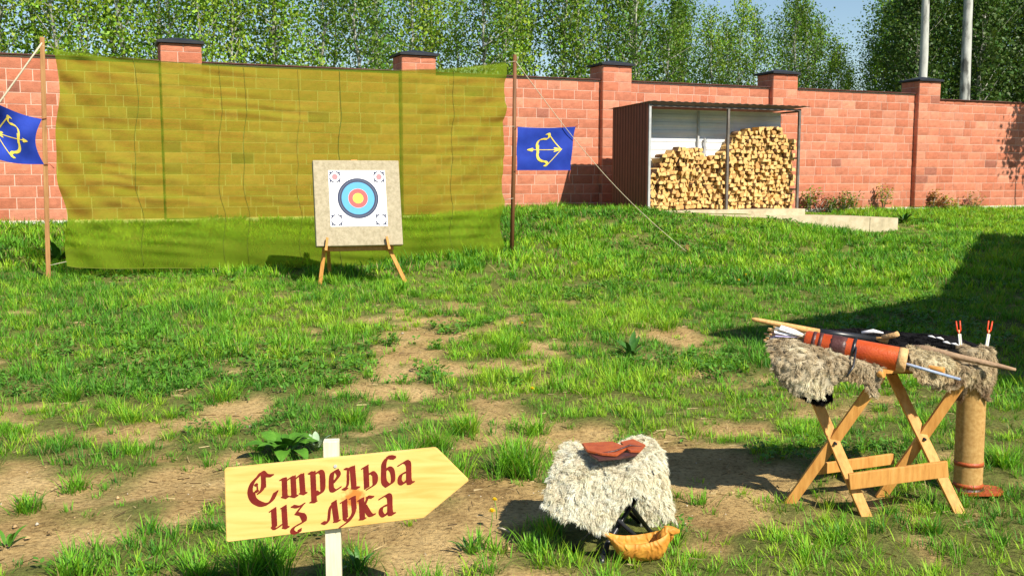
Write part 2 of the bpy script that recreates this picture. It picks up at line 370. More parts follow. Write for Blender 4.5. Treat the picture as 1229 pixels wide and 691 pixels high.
# small stones and dry litter lying on the bare soil
n = 11000; y = np.sqrt(rng.uniform(3.4**2, 11**2, n)); x = rng.uniform(-.62, .62, n)*y; k = bare(x, y) > .35; x = x[k]; y = y[k]; n = len(x)
sz = rng.uniform(.0015, .006, n)*(1+2.2*(rng.uniform(0, 1, n) > .985)); oc = np.array([(1, 0, 0), (0, 1, 0), (-1, 0, 0), (0, -1, 0), (0, 0, .7), (0, 0, -.5)], float)
V = (oc[None]*sz[:, None, None]*rng.uniform(.6, 1.3, (n, 6, 1)) + np.stack([x, y, gz(x, y)-.006+sz*.3], 1)[:, None]).reshape(-1, 3)
f = np.array([(0, 1, 4), (1, 2, 4), (2, 3, 4), (3, 0, 4), (1, 0, 5), (2, 1, 5), (3, 2, 5), (0, 3, 5)])
peb = npmesh('pebbles', V, [((np.arange(n)*6)[:, None, None]+f[None]).reshape(-1, 3)], M_block, cols=np.repeat(np.where(rng.uniform(0, 1, (n, 1)) < .15, np.array([[.55, .48, .38]]), np.array([[.40, .27, .13]]))*rng.uniform(.6, 1.25, (n, 1)), 6, 0)); tag(peb, kind='stuff'); peb['label'] = 'small pale pebbles scattered on the bare soil'

n = 5000; y = np.sqrt(rng.uniform(3.4**2, 13**2, n)); x = rng.uniform(-.62, .62, n)*y; az = rng.uniform(0, 6.28, n); ln = rng.uniform(.02, .09, n); d = np.stack([np.cos(az), np.sin(az)], 1)*ln[:, None]/2; sd3 = np.stack([-np.sin(az), np.cos(az)], 1)*(rng.uniform(.0008, .002, n)*(y/6).clip(.8, 2))[:, None]
pts_ = [np.stack([x, y], 1)+a_*d+b_*sd3 for a_, b_ in ((-1, -1), (1, -1), (1, 1), (-1, 1))]
V = np.stack([np.concatenate([p, (gz(p[:, 0], p[:, 1])+rng.uniform(.004, .014, n))[:, None]], 1) for p in pts_], 1).reshape(-1, 3)
cc_ = np.where(rng.uniform(0, 1, (n, 1)) < .55, np.array([[.55, .42, .22]]), np.array([[.14, .09, .045]]))*rng.uniform(.6, 1.2, (n, 1))
stw = npmesh('dry_litter', V, [(np.arange(n)*4)[:, None]+np.array([[0, 1, 2, 3]])], M_blade, cols=np.repeat(cc_, 4, 0)); tag(stw, kind='stuff'); stw['label'] = 'dry straw bits lying over the soil and grass'

# ---------------------------------------------------------------- brick wall
H0, H1, H2 = 0.84, 3.72, 3.60
PS = [3.13+4.58*i for i in range(-2, 8)]
wall = empty('brick_wall', wl(-6.5, 0, 0.6), 'long red split-block brick wall with square pillars behind the yard', 'wall')
def blocks_mesh(name, rects, depthdir, parent):
    """rects: list of (origin, along, out, length, z0, z1): one block each"""
    Vs = []; Fs = []; C = []; o = 0
    for (p0, al, out, ln, z0, z1, tint) in rects:
        nxx, nzz = 4, 3; j = random.uniform(-0.001, 0.002)
        for b_ in range(nzz+1):
            for a_ in range(nxx+1):
                e = (a_ in (0, nxx)) or (b_ in (0, nzz))
                d = j + (0.0 if e else random.uniform(0.002, 0.010))
                Vs.append(p0+al*(ln*a_/nxx)+Vector((0, 0, z0+(z1-z0)*b_/nzz))+out*d)
        for b_ in range(nzz):
            for a_ in range(nxx):
                i0 = o+b_*(nxx+1)+a_; Fs.append((i0, i0+1, i0+nxx+2, i0+nxx+1))
        base = len(Vs); bk = []
        for (a_, b_) in ((0, 0), (nxx, 0), (nxx, nzz), (0, nzz)):
            bk.append(len(Vs)); Vs.append(p0+al*(ln*a_/nxx)+Vector((0, 0, z0+(z1-z0)*b_/nzz))-out*0.02)
        bot = [o+a_ for a_ in range(nxx+1)]; top = [o+nzz*(nxx+1)+a_ for a_ in range(nxx+1)]
        lf = [o+b_*(nxx+1) for b_ in range(nzz+1)]; rt = [o+b_*(nxx+1)+nxx for b_ in range(nzz+1)]
        Fs += [(bk[0], bk[1])+tuple(bot[::-1]), (bk[2], bk[3])+tuple(top), (bk[3], bk[0])+tuple(lf), (bk[1], bk[2])+tuple(rt[::-1])]
        C += [tint]*(len(Vs)-o); o = len(Vs)
    me = bpy.data.meshes.new(name); me.from_pydata([tuple(v) for v in Vs], [], Fs); me.materials.append(M_block)
    a = me.color_attributes.new('tint', 'FLOAT_COLOR', 'POINT'); a.data.foreach_set('color', np.array([(*c, 1) for c in C], np.float32).ravel())
    me.update(); return link(name, me, parent)
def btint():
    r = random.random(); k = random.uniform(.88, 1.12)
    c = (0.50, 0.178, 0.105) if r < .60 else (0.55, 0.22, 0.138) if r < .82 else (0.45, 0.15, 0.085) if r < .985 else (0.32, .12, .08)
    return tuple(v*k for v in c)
CH = 0.2035; GAP = 0.013
def courses(p0, al, out, ln, z0, z1, mean=0.43):
    rects = []; z = z0; r = 0
    while z < z1-0.04:
        zt = min(z+CH, z1); x = 0; first = True
        while x < ln-0.02:
            l_ = random.choice([.42, .42, .43, .42, .3, .5, .21]) if ln > 1 else random.choice([.34, .38, .45])
            if first: l_ = l_*random.choice([.5, 1, .75]) if ln > 1 else (.4 if r % 2 else .3); first = False
            if ln-(x+l_) < 0.12: l_ = ln-x
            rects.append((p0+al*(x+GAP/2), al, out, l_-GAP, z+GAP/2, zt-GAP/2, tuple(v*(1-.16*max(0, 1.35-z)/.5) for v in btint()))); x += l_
        z = zt; r += 1
    return rects
PWD = 0.72; PPR = 0.13; TH = 0.40
for i in range(len(PS)-1):
    sa, sb = PS[i]+PWD/2, PS[i+1]-PWD/2; top = H1 if i < 6 else H2
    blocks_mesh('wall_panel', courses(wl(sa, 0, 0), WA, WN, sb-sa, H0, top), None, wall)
    mb = MB(); M3 = Matrix((WA, WN, Vector((0, 0, 1)))).transposed()
    mb.box(wl((sa+sb)/2, -0.0045-TH/2, (top+0.2)/2-.002), (sb-sa, TH, top-0.2-.004), M3); mb.build('mortar_core', M_mortar, wall)
    mb = MB(); mb.box(wl((sa+sb)/2, -TH/2+0.01, top+0.012), (sb-sa-.004, TH+0.08, 0.022), M3, .003); mb.build('coping', M_coping, wall)
    mb = MB(); mb.box(wl((sa+sb)/2, -TH/2+.04, (H0-.012+0.1)/2), (sb-sa-.006, TH+0.04, H0-.012-0.1), M3, .006); mb.build('plinth', M_plinth, wall)
for i, s in enumerate(PS):
    top = 4.04
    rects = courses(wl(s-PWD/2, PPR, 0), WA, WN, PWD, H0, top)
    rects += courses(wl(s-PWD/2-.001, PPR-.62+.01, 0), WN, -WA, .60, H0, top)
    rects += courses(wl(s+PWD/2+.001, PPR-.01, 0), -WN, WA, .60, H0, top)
    pl = blocks_mesh('pillar', rects, None, wall)
    mb = MB(); mb.box(wl(s, PPR-.311, (H0+top)/2), (PWD-.012, .61, top-H0-.01), M3); mb.build('pillar_core', M_mortar, pl).location = (0, 0, 0)
    mb = MB(); hw = PWD/2+.05; q = [wl(s+a*hw, PPR-.31+b_*.37, top+.004) for a, b_ in ((-1, -1), (1, -1), (1, 1), (-1, 1))]
    q2 = [p+Vector((0, 0, .045)) for p in q]; ap = [wl(s+a*.06, PPR-.31+b_*.05, top+.135) for a, b_ in ((-1, -1), (1, -1), (1, 1), (-1, 1))]
    mb.face(q)
    for k in range(4):
        mb.face([q[k], q[(k+1) % 4], q2[(k+1) % 4], q2[k]]); mb.face([q2[k], q2[(k+1) % 4], ap[(k+1) % 4], ap[k]])
    mb.face(ap); bmesh.ops.remove_doubles(mb.bm, verts=mb.bm.verts, dist=1e-4); o = mb.build('cap', M_cap, pl); o.location = (0, 0, 0)
    mb = MB(); mb.box(wl(s, PPR-.31+.02, (H0-.012)/2+.05), (PWD+.05, .66, H0-.012-.1), M3, .006); o = mb.build('pillar_base', M_plinth, pl); o.location = (0, 0, 0)

# ---------------------------------------------------------------- woodshed
M_brown = noise_mat('brown_sheet', [(0.3, (0.075, 0.028, 0.018)), (0.7, (0.11, 0.04, 0.026))], scale=4, rough=0.45, bump=0.05, spec=.4)
M_white_sheet = noise_mat('white_sheet', [(0.3, (0.62, 0.64, 0.66)), (0.7, (0.74, 0.76, 0.78))], scale=3, rough=0.4, bump=0.03, spec=.4)
M_grey_steel = noise_mat('grey_steel', [(0.3, (0.35, 0.36, 0.37)), (0.7, (0.5, 0.5, 0.5))], scale=9, rough=0.5, bump=0.05)
M_dk_steel = noise_mat('dark_steel', [(0.3, (0.10, 0.085, 0.075)), (0.7, (0.2, 0.17, 0.15))], scale=9, rough=0.6, bump=0.05)
def wsp(u, v, P):
    p = onplane(u, v, W0+WN*P, WN); return (p-W0).dot(WA), p.z
SF, SB = 2.67, 1.25; SL = wsp(778, 190, SF)[0]; SR = wsp(958, 190, SF)[0]; SMID = wsp(873, 190, SF)[0]; SZ = wsp(778, 252.5, SF)[1]; RZ = wsp(775, 123, SF)[1]-.03
mb = MB(); e_ = wsp(1078, 261.5, 3.15); zl = SZ-.045; s0_ = SL+.02
zz_ = lambda q: zl+(e_[1]-zl)*(q-s0_)/(e_[0]-s0_)
mb.prism([wl(SL-.1, 2.765, SZ-.012), wl(SR+.15, 2.765, SZ-.012), wl(SR+.15, 2.765, .2), wl(SL-.1, 2.765, .2)], WN*-1.75)
sj = wsp(1044, 261, 3.15)[0]
for sa, sb, dp in ((s0_, SR+.15, .38), (SR+.154, sj, 1.5), (sj+.015, e_[0], 1.48)):
    mb.prism([wl(sa, 3.15, zz_(sa)), wl(sb, 3.15, zz_(sb)), wl(sb, 3.15, .15), wl(sa, 3.15, .15)], WN*-dp)
sl = mb.build('concrete_slab', M_conc); tag(sl, 'low tan concrete slab under the woodshed, running on past it to the right', 'slab')
shed = empty('woodshed', wl(SL, SF, SZ), 'open-fronted metal woodshed with brown left side and flat roof against the wall', 'shed')
def corr(p0, al, up, ln, ht, out, amp=.012, pitch=.12, thick=.003):
    """trapezoidal corrugated sheet: p0 corner, profile along al"""
    pts = []; x = 0
    while x < ln:
        for dx, d in ((0, 0), (.35, 0), (.5, 1), (.85, 1)): 
            if x+dx*pitch < ln: pts.append((x+dx*pitch, d*amp))
        x += pitch
    pts.append((ln, 0)); V = []; Fc = []
    for k, (a_, d) in enumerate(pts):
        for b_ in (0, 1): V += [p0+al*a_+up*(ht*b_)+out*d, p0+al*a_+up*(ht*b_)+out*(d-thick)]
    for k in range(len(pts)-1):
        a0, b0 = 4*k, 4*k+4
        Fc += [(a0, b0, b0+2, a0+2), (a0+1, a0+3, b0+3, b0+1), (a0, a0+1, b0+1, b0), (a0+2, b0+2, b0+3, a0+3)]
    Fc += [(0, 2, 3, 1), (len(V)-4, len(V)-3, len(V)-1, len(V)-2)]
    return V, Fc
UPV = Vector((0, 0, 1))
V, Fc = corr(wl(SL-.01, SB, SZ+.02), WN, UPV, SF-SB, RZ-SZ, -WA, pitch=.11); pymesh('side_panel', V, Fc, M_brown, shed)
V, Fc = corr(wl(SL+.03, SF-.58, SZ+.02), UPV, WA, RZ-SZ-.06, SR-SL-.05, WN, pitch=.16, amp=.01); pymesh('back_panel', V, Fc, M_white_sheet, shed)
V, Fc = corr(wl(SL-.06, SB-.10, RZ-.005), WA, (WN+UPV*.035).normalized(), SR-SL+.24, SF-SB+.22, UPV, pitch=.18, amp=.010, thick=.003); pymesh('roof', V, Fc, M_dk_steel, shed)
for (s, P, zt, m, wd) in ((SL+.02, SF, RZ, M_grey_steel, .05), (SMID, SF, RZ, M_dk_steel, .05), (SR, SF, RZ, M_dk_steel, .05), (wsp(838, 160, SF-.53)[0], SF-.53, RZ-.06, M_grey_steel, .04), (wsp(846, 160, SF-.52)[0], SF-.52, SZ+1.45, M_grey_steel, .035), (SR, SB+.06, RZ-.05, M_dk_steel, .05)):
    mb = MB(); mb.box(wl(s, P, (SZ+zt)/2), (wd, wd, zt-SZ), M3, .004); mb.build('post', m, shed)
for (s0, P0, s1, P1, z) in ((SL, SF+.01, SR, SF+.01, RZ-.025), (SR, SB+.09, SR, SF-.04, 1.35), (SR, SB+.09, SR, SF-.04, 2.0), (SR, SB+.09, SR, SF-.04, RZ-.05)):
    mb = MB(); mb.bar(wl(s0, P0, z), wl(s1, P1, z), .035, .035); mb.build('rail', M_dk_steel, shed)
V, Fc = corr(wl(SR-.03, SB+.1, 1.2), WN, UPV, SF-SB-.75, 1.45, -WA, pitch=.16, amp=.012); pymesh('end_panel', V, Fc, M_white_sheet, shed)

# firewood
M_wend = noise_mat('split_wood', [(0.3, (0.50, 0.26, 0.07)), (0.5, (0.70, 0.44, 0.16)), (0.75, (0.80, 0.58, 0.28))], scale=7, rough=0.8, bump=0.4, bscale=40)
M_wend2 = noise_mat('split_wood_dark', [(0.3, (0.40, 0.19, 0.05)), (0.5, (0.56, 0.31, 0.11)), (0.75, (0.68, 0.42, 0.17))], scale=7, rough=0.8, bump=0.4, bscale=40)
M_bark = noise_mat('birch_bark', [(0.3, (0.16, 0.08, 0.04)), (0.55, (0.34, 0.2, 0.11)), (0.75, (0.6, 0.5, 0.38))], scale=9, rough=0.9, bump=0.5)
PLOG = SF-.20
prof_l = [wsp(u, v, PLOG) for u, v in ((779, 214), (787, 200), (796, 188), (814, 176), (837, 175), (848, 184), (862, 187), (872, 180))]
prof_r = [wsp(u, v, PLOG) for u, v in ((873, 178), (884, 162), (900, 156), (914, 153.5), (934, 155), (944, 163), (957, 169))]
logs = []
def pile(prof):
    z = SZ+.004; row = 0; s0, s1 = prof[0][0], prof[-1][0]
    top = lambda s: float(np.interp(s, [p[0] for p in prof], [p[1] for p in prof]))
    while z < 2.8:
        h = random.uniform(.068, .098); s = s0+random.uniform(0, .05)
        while s < s1-.05:
            w_ = random.uniform(.06, .125)
            if s+w_ > s1: break
            if z+h*.6 < top(s+w_/2)+random.uniform(-.03, .03): logs.append((s, z, w_, h))
            s += w_+.004
        z += h*.97; row += 1
pile(prof_l); pile(prof_r)
def logmesh(s, z, w_, h):
    # irregular split cross-section inside its cell
    kind = random.random(); j = lambda a: random.uniform(-a, a)
    if kind < .25: pg = [(0, 0), (1, -.03), (.55, 1.0), (.35, .95)]
    elif kind < .45: pg = [(0, 0), (1, .02), (.95, .75), (.5, 1.05), (.08, .8)]
    elif kind < .7: pg = [(0, 0), (.98, -.02), (1, .55), (.3, 1.0)]
    elif kind < .85: pg = [(.02, .3), (.3, 0), (1, .1), (.97, .9), (.5, 1.05), (.05, .95)]
    else: pg = [(.5+.5*math.cos(a), .5+.5*math.sin(a)) for a in np.linspace(0, 2*math.pi, 9)[:-1]]
    pg = [(a+j(.05), b_+j(.05)) for a, b_ in pg]
    if random.random() < .5: pg = [(1-a, b_) for a, b_ in pg[::-1]]
    if random.random() < .3 and z > SZ+.05: pg = [(a, 1-b_) for a, b_ in pg[::-1]]
    z += .02*math.sin(s*4.3+z*3)+random.uniform(-.008, .010); P1 = PLOG+random.uniform(-.075, .07); P0 = P1-random.uniform(.24, .29); sk = (j(.012), j(.01)); n = len(pg)
    V = [wl(s+a*w_, P1, z+b_*h) for a, b_ in pg]+[wl(s+a*w_+sk[0], P0, z+b_*h+sk[1]*.3) for a, b_ in pg]
    V.append(wl(s+.5*w_, P1+random.uniform(0, .008), z+.5*h)); Fc = [(i, (i+1) % n, 2*n) for i in range(n)]+[tuple(range(2*n-1, n-1, -1))]
    Fc += [(i, n+i, n+(i+1) % n, (i+1) % n) for i in range(n)]
    mi = [0]*(n+1)+[random.choice((0, 0, 1)) if kind < .85 else 1 for _ in range(n)]
    return V, Fc, mi
order = sorted(range(len(logs)), key=lambda i: -(logs[i][2]*logs[i][3])+.002*(logs[i][0]-12)*0)
keep = set(order[:298]); SV = []; SF2 = []; SM = []
for i, (s, z, w_, h) in enumerate(logs):
    V, Fc, mi = logmesh(s, z, w_, h); md = M_wend if random.random() < .7 else M_wend2
    if i in keep:
        c = wl(s+w_/2, PLOG, z); me = bpy.data.meshes.new('firewood_log'); me.from_pydata([tuple(v-c) for v in V], [], Fc); me.materials.append(md); me.materials.append(M_bark)
        me.polygons.foreach_set('material_index', mi); me.update(); o = link('firewood_log', me); o.location = c
        side = 'lower left' if s < SMID else 'taller right'; sa_, sb_ = (SL, SMID) if s < SMID else (SMID, SR)
        hz_ = ('left third', 'middle', 'right third')[min(2, int((s-sa_)/(sb_-sa_)*3))]; vt_ = ('bottom', 'lower', 'upper', 'top')[min(3, int((z-SZ)/(1.2 if s < SMID else 1.6)*4))]
        tag(o, 'split firewood log in the %s layers of the %s pile, in its %s' % (vt_, side, hz_), 'log', 'split logs in the %s %s of the %s pile' % (vt_, hz_, side))
    else:
        o_ = len(SV); SV += V; SF2 += [tuple(k+o_ for k in f) for f in Fc]; SM += mi
me = bpy.data.meshes.new('firewood'); me.from_pydata([tuple(v) for v in SV], [], SF2); me.materials.append(M_wend); me.materials.append(M_bark); me.polygons.foreach_set('material_index', SM)
tag(link('firewood', me), kind='stuff')

# ---------------------------------------------------------------- trees beyond the wall
M_treebark = noise_mat('tree_bark', [(0.35, (0.17, 0.16, 0.13)), (0.55, (0.36, 0.36, 0.31)), (0.75, (0.52, 0.52, 0.46))], scale=3, rough=0.9, bump=0.4, stretch=(1, 1, .5))
M_palebark = noise_mat('pale_bark', [(0.38, (0.10, 0.10, 0.09)), (0.50, (0.42, 0.42, 0.38)), (0.75, (0.62, 0.62, 0.57))], scale=3.2, rough=0.85, bump=0.3, stretch=(1, 1, .35))
def tree_meshes(h, spread, nb, nl, lsize, col, tr, z0=.10, droop=0.0, trunk_mat=None, wob=.12):
    """trunk with limbs, and a crown of separate leaves along the limbs"""
    mb = MB(); pts = []; x = y = 0
    for i in range(9):
        pts.append(Vector((x, y, h*.97*i/8))); x += random.uniform(-wob, wob); y += random.uniform(-wob, wob)
    mb.tube(pts, [tr*(1-.88*(i/8)**(1 if wob > .1 else 2.5)) for i in range(9)], n=9)
    C = []
    for b_ in range(nb):
        t = z0+(1-z0)*(b_+random.random())/nb*.97; k = min(int(t*8), 7); p = pts[k].lerp(pts[k+1], t*8-k)
        az = random.uniform(0, 2*math.pi); ln = spread*(0.45+0.75*math.sin(math.pi*min(1, (1-t)*1.05+.12))**.8)*random.uniform(.55, 1.15)*(1.0 if t < .8 else .55)
        el = R(random.uniform(28, 62)); d = Vector((math.cos(az)*math.cos(el), math.sin(az)*math.cos(el), math.sin(el)))
        q = [p]; 
        for s_ in range(3):
            d = (d+Vector((random.uniform(-.15, .15), random.uniform(-.15, .15), random.uniform(0, .22)-droop))).normalized(); q.append(q[-1]+d*ln/3)
        mb.tube(q, [tr*.28*(1-t)+.012, tr*.2*(1-t)+.009, .008, .004], n=4, cap=False)
        for s_ in range(3):
            for _ in range(2):
                a = q[s_].lerp(q[s_+1], random.random()); C.append((a, ln*.16+.1, 1+s_))
        for _ in range(3): C.append((q[3]+Vector((random.gauss(0, .12), random.gauss(0, .12), random.gauss(0, .15))), ln*.14+.1, 3))
    tm = mb.build('trunk', trunk_mat or M_treebark); me_t = tm.data; bpy.data.objects.remove(tm)
    cw = np.array([c[2] for c in C], float); idx = rng.choice(len(C), nl, p=cw/cw.sum())
    cp = np.array([tuple(c[0]) for c in C]); cs = np.array([c[1] for c in C])
    ctr = cp[idx]+rng.normal(0, 1, (nl, 3))*cs[idx][:, None]*np.array([.95, .95, 1.15])
    ctr[:, 2] = np.clip(ctr[:, 2], h*.05, None)
    shade = rng.uniform(.75, 1.3, len(C))
    cc = np.array([col])*(rng.uniform(.7, 1.35, (nl, 1)))*shade[idx][:, None]
    cc[:, 0] *= rng.uniform(.75, 1.35, nl)
    n = nl; nrm = rng.normal(0, 1, (n, 3)); nrm /= np.linalg.norm(nrm, axis=1)[:, None]; t1 = np.cross(nrm, rng.normal(0, 1, (n, 3))); t1 /= np.linalg.norm(t1, axis=1)[:, None]; t2 = np.cross(nrm, t1)
    sz = (lsize*rng.uniform(.6, 1.35, n))[:, None]
    V = np.stack([ctr-t1*sz*.5, ctr+t2*sz*.36+t1*sz*.05, ctr+t1*sz*.55, ctr-t2*sz*.36+t1*sz*.05], 1).reshape(-1, 3)
    me_c = npmesh('crown', V, [(np.arange(n)*4)[:, None]+np.array([[0, 1, 2, 3]])], M_leaf, cols=np.repeat(cc, 4, 0), parent=False)
    return me_t, me_c
def plant_tree(name, ms, loc, rz, sc, label, cat='tree', group=None):
    r = empty(name, loc, label, cat, group); r.rotation_euler = (0, 0, rz); r.scale = sc
    for nm, me in (('trunk', ms[0]), ('crown', ms[1])): o = link(nm, me, r, world=False); o.location = (0, 0, 0)
    return r
GT = (0.125, 0.215, 0.024)
VARS = [tree_meshes(8.2, 1.25, 46, 5900, .098, (0.17, .30, .026), .085), tree_meshes(8.0, 1.1, 42, 4900, .096, (0.20, .34, .028), .075), tree_meshes(8.4, 1.4, 50, 6400, .098, (0.115, .22, .022), .09),
        tree_meshes(7.8, 1.0, 38, 4000, .095, (0.205, .335, .028), .07), tree_meshes(8.3, 1.2, 44, 4900, .096, (0.10, .20, .022), .08)]
def place(u):
    for lim, tx in ((60, 'left of the left net pole'), (195, 'left of the leftmost wall pillar'), (260, 'over the leftmost wall pillar'), (370, 'over the middle of the green net'), (470, 'above the archery target'), (535, 'over the second wall pillar from the left'), (620, 'above the right end of the net'),
                    (700, 'above the flat blue flag'), (765, 'over the third wall pillar from the left'), (850, 'above the left log pile'), (905, 'above the right log pile'), (960, 'over the pillar behind the woodshed'), (1065, 'between the last two wall pillars'), (1130, 'over the rightmost wall pillar')):
        if u < lim: return tx
    return 'near the right edge'
k = 0
for row, (P, n, s0, s1) in enumerate(((-15.0, 46, -4, 50), (-18.5, 38, -6, 56))):
    for i in range(n):
        s = s0+(s1-s0)*(i+random.uniform(-.3, .3))/n; Pj = P+random.uniform(-1.2, 1.2)
        p = wl(s, Pj, .75); u = 614.5+1200*p.x/p.y
        hs = random.uniform(.93, 1.12)
        if 985 < u < 1062: hs *= .80
        elif 800 < u < 1050: hs *= .95
        elif u > 1050: hs *= 1.2
        else: hs *= 1.22
        v_ = random.choice([0, 1, 2, 3, 4] if u > 560 else [0, 1, 3, 4, 3, 4, 1]) if u < 1040 else random.choice([0, 2])
        plant_tree('poplar_tree', VARS[v_], p, random.uniform(0, 6.28), (hs*random.uniform(.82, 1.12),)*2+(hs,), 'slender %s-row green tree behind the wall, %s' % ('nearer' if row == 0 else 'farther', place(u)), 'tree', 'trees of the %s row %s' % ('nearer' if row == 0 else 'farther', place(u)))
DK = [tree_meshes(9.5, 1.7, 52, 8200, .13, (0.055, .11, .02), .10), tree_meshes(9.0, 1.5, 48, 7000, .12, (0.062, .125, .022), .09)]
for i, (s, P) in enumerate(((31.2, -9.8), (32.6, -11.5), (33.9, -9.4), (35.2, -11.2), (36.6, -9.6), (38.0, -11.0), (39.6, -9.7), (41.2, -11), (43, -9.9), (34.6, -13))):
    hs = random.uniform(.95, 1.15) if i else .92
    plant_tree('shade_tree', DK[i % 2], wl(s, P, .75), random.uniform(0, 6.28), (hs, hs, hs), 'dark green leafy tree behind the pale tall trunks at the right end of the wall', 'tree', 'dark trees behind the right end of the wall')
TALL = tree_meshes(13.5, 2.6, 44, 7000, .15, (0.06, .12, .02), .17, z0=.66, trunk_mat=M_palebark, wob=.03)
for u, sc, lb in ((1098, .86, 'thinner of the two tall pale trunks, rising behind the capped wall pillar at right'), (1149, 1.03, 'thicker of the two tall pale trunks, right of the last wall pillar')):
    kk = (u-614.5)/1200*1.0; P = -5.5; A0 = wl(0, P, 0); s = (kk*A0.y-A0.x)/(WA.x-kk*WA.y)
    me_t = TALL[0].copy(); bm = bmesh.new(); bm.from_mesh(me_t); 
    for v in bm.verts:
        if v.co.z < 8: v.co.x *= 1.0
    bm.to_mesh(me_t); bm.free()
    plant_tree('tall_tree', (me_t, TALL[1]), wl(s, P, .75), 1.1 if sc < 1 else 2.6, (sc, sc, 1), lb)
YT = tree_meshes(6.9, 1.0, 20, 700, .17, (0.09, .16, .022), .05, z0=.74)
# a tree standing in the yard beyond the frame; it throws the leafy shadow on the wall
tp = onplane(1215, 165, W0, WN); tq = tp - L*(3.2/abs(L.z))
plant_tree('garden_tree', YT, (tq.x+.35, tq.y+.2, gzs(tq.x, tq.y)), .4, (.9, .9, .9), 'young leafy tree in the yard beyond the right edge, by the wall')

# ---------------------------------------------------------------- house at the right, outside the frame, that shades the grass
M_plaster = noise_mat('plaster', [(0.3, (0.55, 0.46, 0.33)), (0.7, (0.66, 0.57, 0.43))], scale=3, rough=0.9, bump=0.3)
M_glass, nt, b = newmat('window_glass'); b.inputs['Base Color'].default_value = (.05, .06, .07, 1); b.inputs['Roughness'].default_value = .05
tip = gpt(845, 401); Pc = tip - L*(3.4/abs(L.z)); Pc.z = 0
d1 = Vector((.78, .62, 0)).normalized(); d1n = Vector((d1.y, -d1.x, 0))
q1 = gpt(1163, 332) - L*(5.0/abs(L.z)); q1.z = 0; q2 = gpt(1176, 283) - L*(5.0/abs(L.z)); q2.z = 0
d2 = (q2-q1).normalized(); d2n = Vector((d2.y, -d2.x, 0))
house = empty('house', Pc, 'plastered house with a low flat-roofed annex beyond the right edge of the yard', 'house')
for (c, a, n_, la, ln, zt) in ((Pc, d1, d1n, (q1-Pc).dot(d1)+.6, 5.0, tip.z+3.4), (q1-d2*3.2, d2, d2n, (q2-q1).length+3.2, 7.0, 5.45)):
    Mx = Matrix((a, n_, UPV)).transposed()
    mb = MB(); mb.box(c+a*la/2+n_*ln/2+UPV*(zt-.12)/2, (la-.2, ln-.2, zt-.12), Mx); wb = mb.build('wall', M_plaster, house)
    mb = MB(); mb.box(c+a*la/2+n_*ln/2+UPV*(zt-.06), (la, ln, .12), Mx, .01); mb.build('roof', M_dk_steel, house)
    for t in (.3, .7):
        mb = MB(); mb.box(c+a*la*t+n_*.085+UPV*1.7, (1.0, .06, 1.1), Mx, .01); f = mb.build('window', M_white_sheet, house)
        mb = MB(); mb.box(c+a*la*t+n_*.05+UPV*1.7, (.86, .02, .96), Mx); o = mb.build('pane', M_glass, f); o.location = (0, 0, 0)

# ---------------------------------------------------------------- shooting net between two poles
PL = gpt(58, 336); PR = gpt(614, 304); PR.y -= 0
ND = Vector((PR.x-PL.x, PR.y-PL.y, 0)).normalized(); NN = Vector((ND.y, -ND.x, 0))   # towards the camera
def npt(u, v, off=0.0): return onplane(u, v, PL, NN) + NN*off
ltop = npt(50.5, 45)
mb = MB(); mb.bar(PL-UPV*.12, ltop, .075, .055, up=ND, bevel=.006); o = mb.build('net_pole', M_pole, None); c = PL.copy(); tag(o, 'light brown squared wooden pole left of the green net, holding the rippling flag', 'pole')
rtop = npt(618, 66)
mb = MB(); mb.tube([PR-UPV*.12, PR.lerp(rtop, .5)+ND*.012, rtop], [.033, .031, .027], n=9); o = mb.build('net_pole', M_pole2, None); tag(o, 'dark brown round wooden pole right of the green net, holding the flat flag', 'pole')

M_net, nt, b = newmat('green_netting'); nt.nodes.remove(b)
tc = N(nt, 'ShaderNodeTexCoord'); nz = N(nt, 'ShaderNodeTexNoise', i_Scale=1.4, i_Detail=6.0, i_Roughness=.65); nt.links.new(tc.outputs['Object'], nz.inputs['Vector'])
cr_ = ramp(nt, nz.outputs[0], [(.3, (.145, .215, .014)), (.7, (.20, .275, .022))])
df = N(nt, 'ShaderNodeBsdfDiffuse'); tl = N(nt, 'ShaderNodeBsdfTranslucent'); tp_ = N(nt, 'ShaderNodeBsdfTransparent'); tp_.inputs[0].default_value = (.84, .93, .30, 1)
nt.links.new(cr_, df.inputs[0]); nt.links.new(cr_, tl.inputs[0])
m1 = N(nt, 'ShaderNodeMixShader'); m1.inputs[0].default_value = .3; nt.links.new(df.outputs[0], m1.inputs[1]); nt.links.new(tl.outputs[0], m1.inputs[2])
lw = N(nt, 'ShaderNodeLayerWeight', i_Blend=.25); mr = N(nt, 'ShaderNodeMapRange'); mr.inputs[3].default_value = .61; mr.inputs[4].default_value = .93
mpn = N(nt, 'ShaderNodeMapping'); mpn.inputs['Rotation'].default_value = (0, R(4), 0); mpn.inputs['Scale'].default_value = (1.3, 1.3, 24); nt.links.new(tc.outputs['Object'], mpn.inputs[0])
nzn = N(nt, 'ShaderNodeTexNoise', i_Scale=1.6, i_Detail=7.0, i_Roughness=.7, i_Distortion=.4); nt.links.new(mpn.outputs[0], nzn.inputs['Vector'])
mrn = N(nt, 'ShaderNodeMapRange'); mrn.inputs[1].default_value = .54; mrn.inputs[2].default_value = .72; mrn.inputs[3].default_value = 0; mrn.inputs[4].default_value = .40; nt.links.new(nzn.outputs[0], mrn.inputs[0])
adn = N(nt, 'ShaderNodeMath', operation='ADD', use_clamp=True); nt.links.new(lw.outputs['Facing'], adn.inputs[0]); nt.links.new(mrn.outputs[0], adn.inputs[1])
nt.links.new(adn.outputs[0], mr.inputs[0])
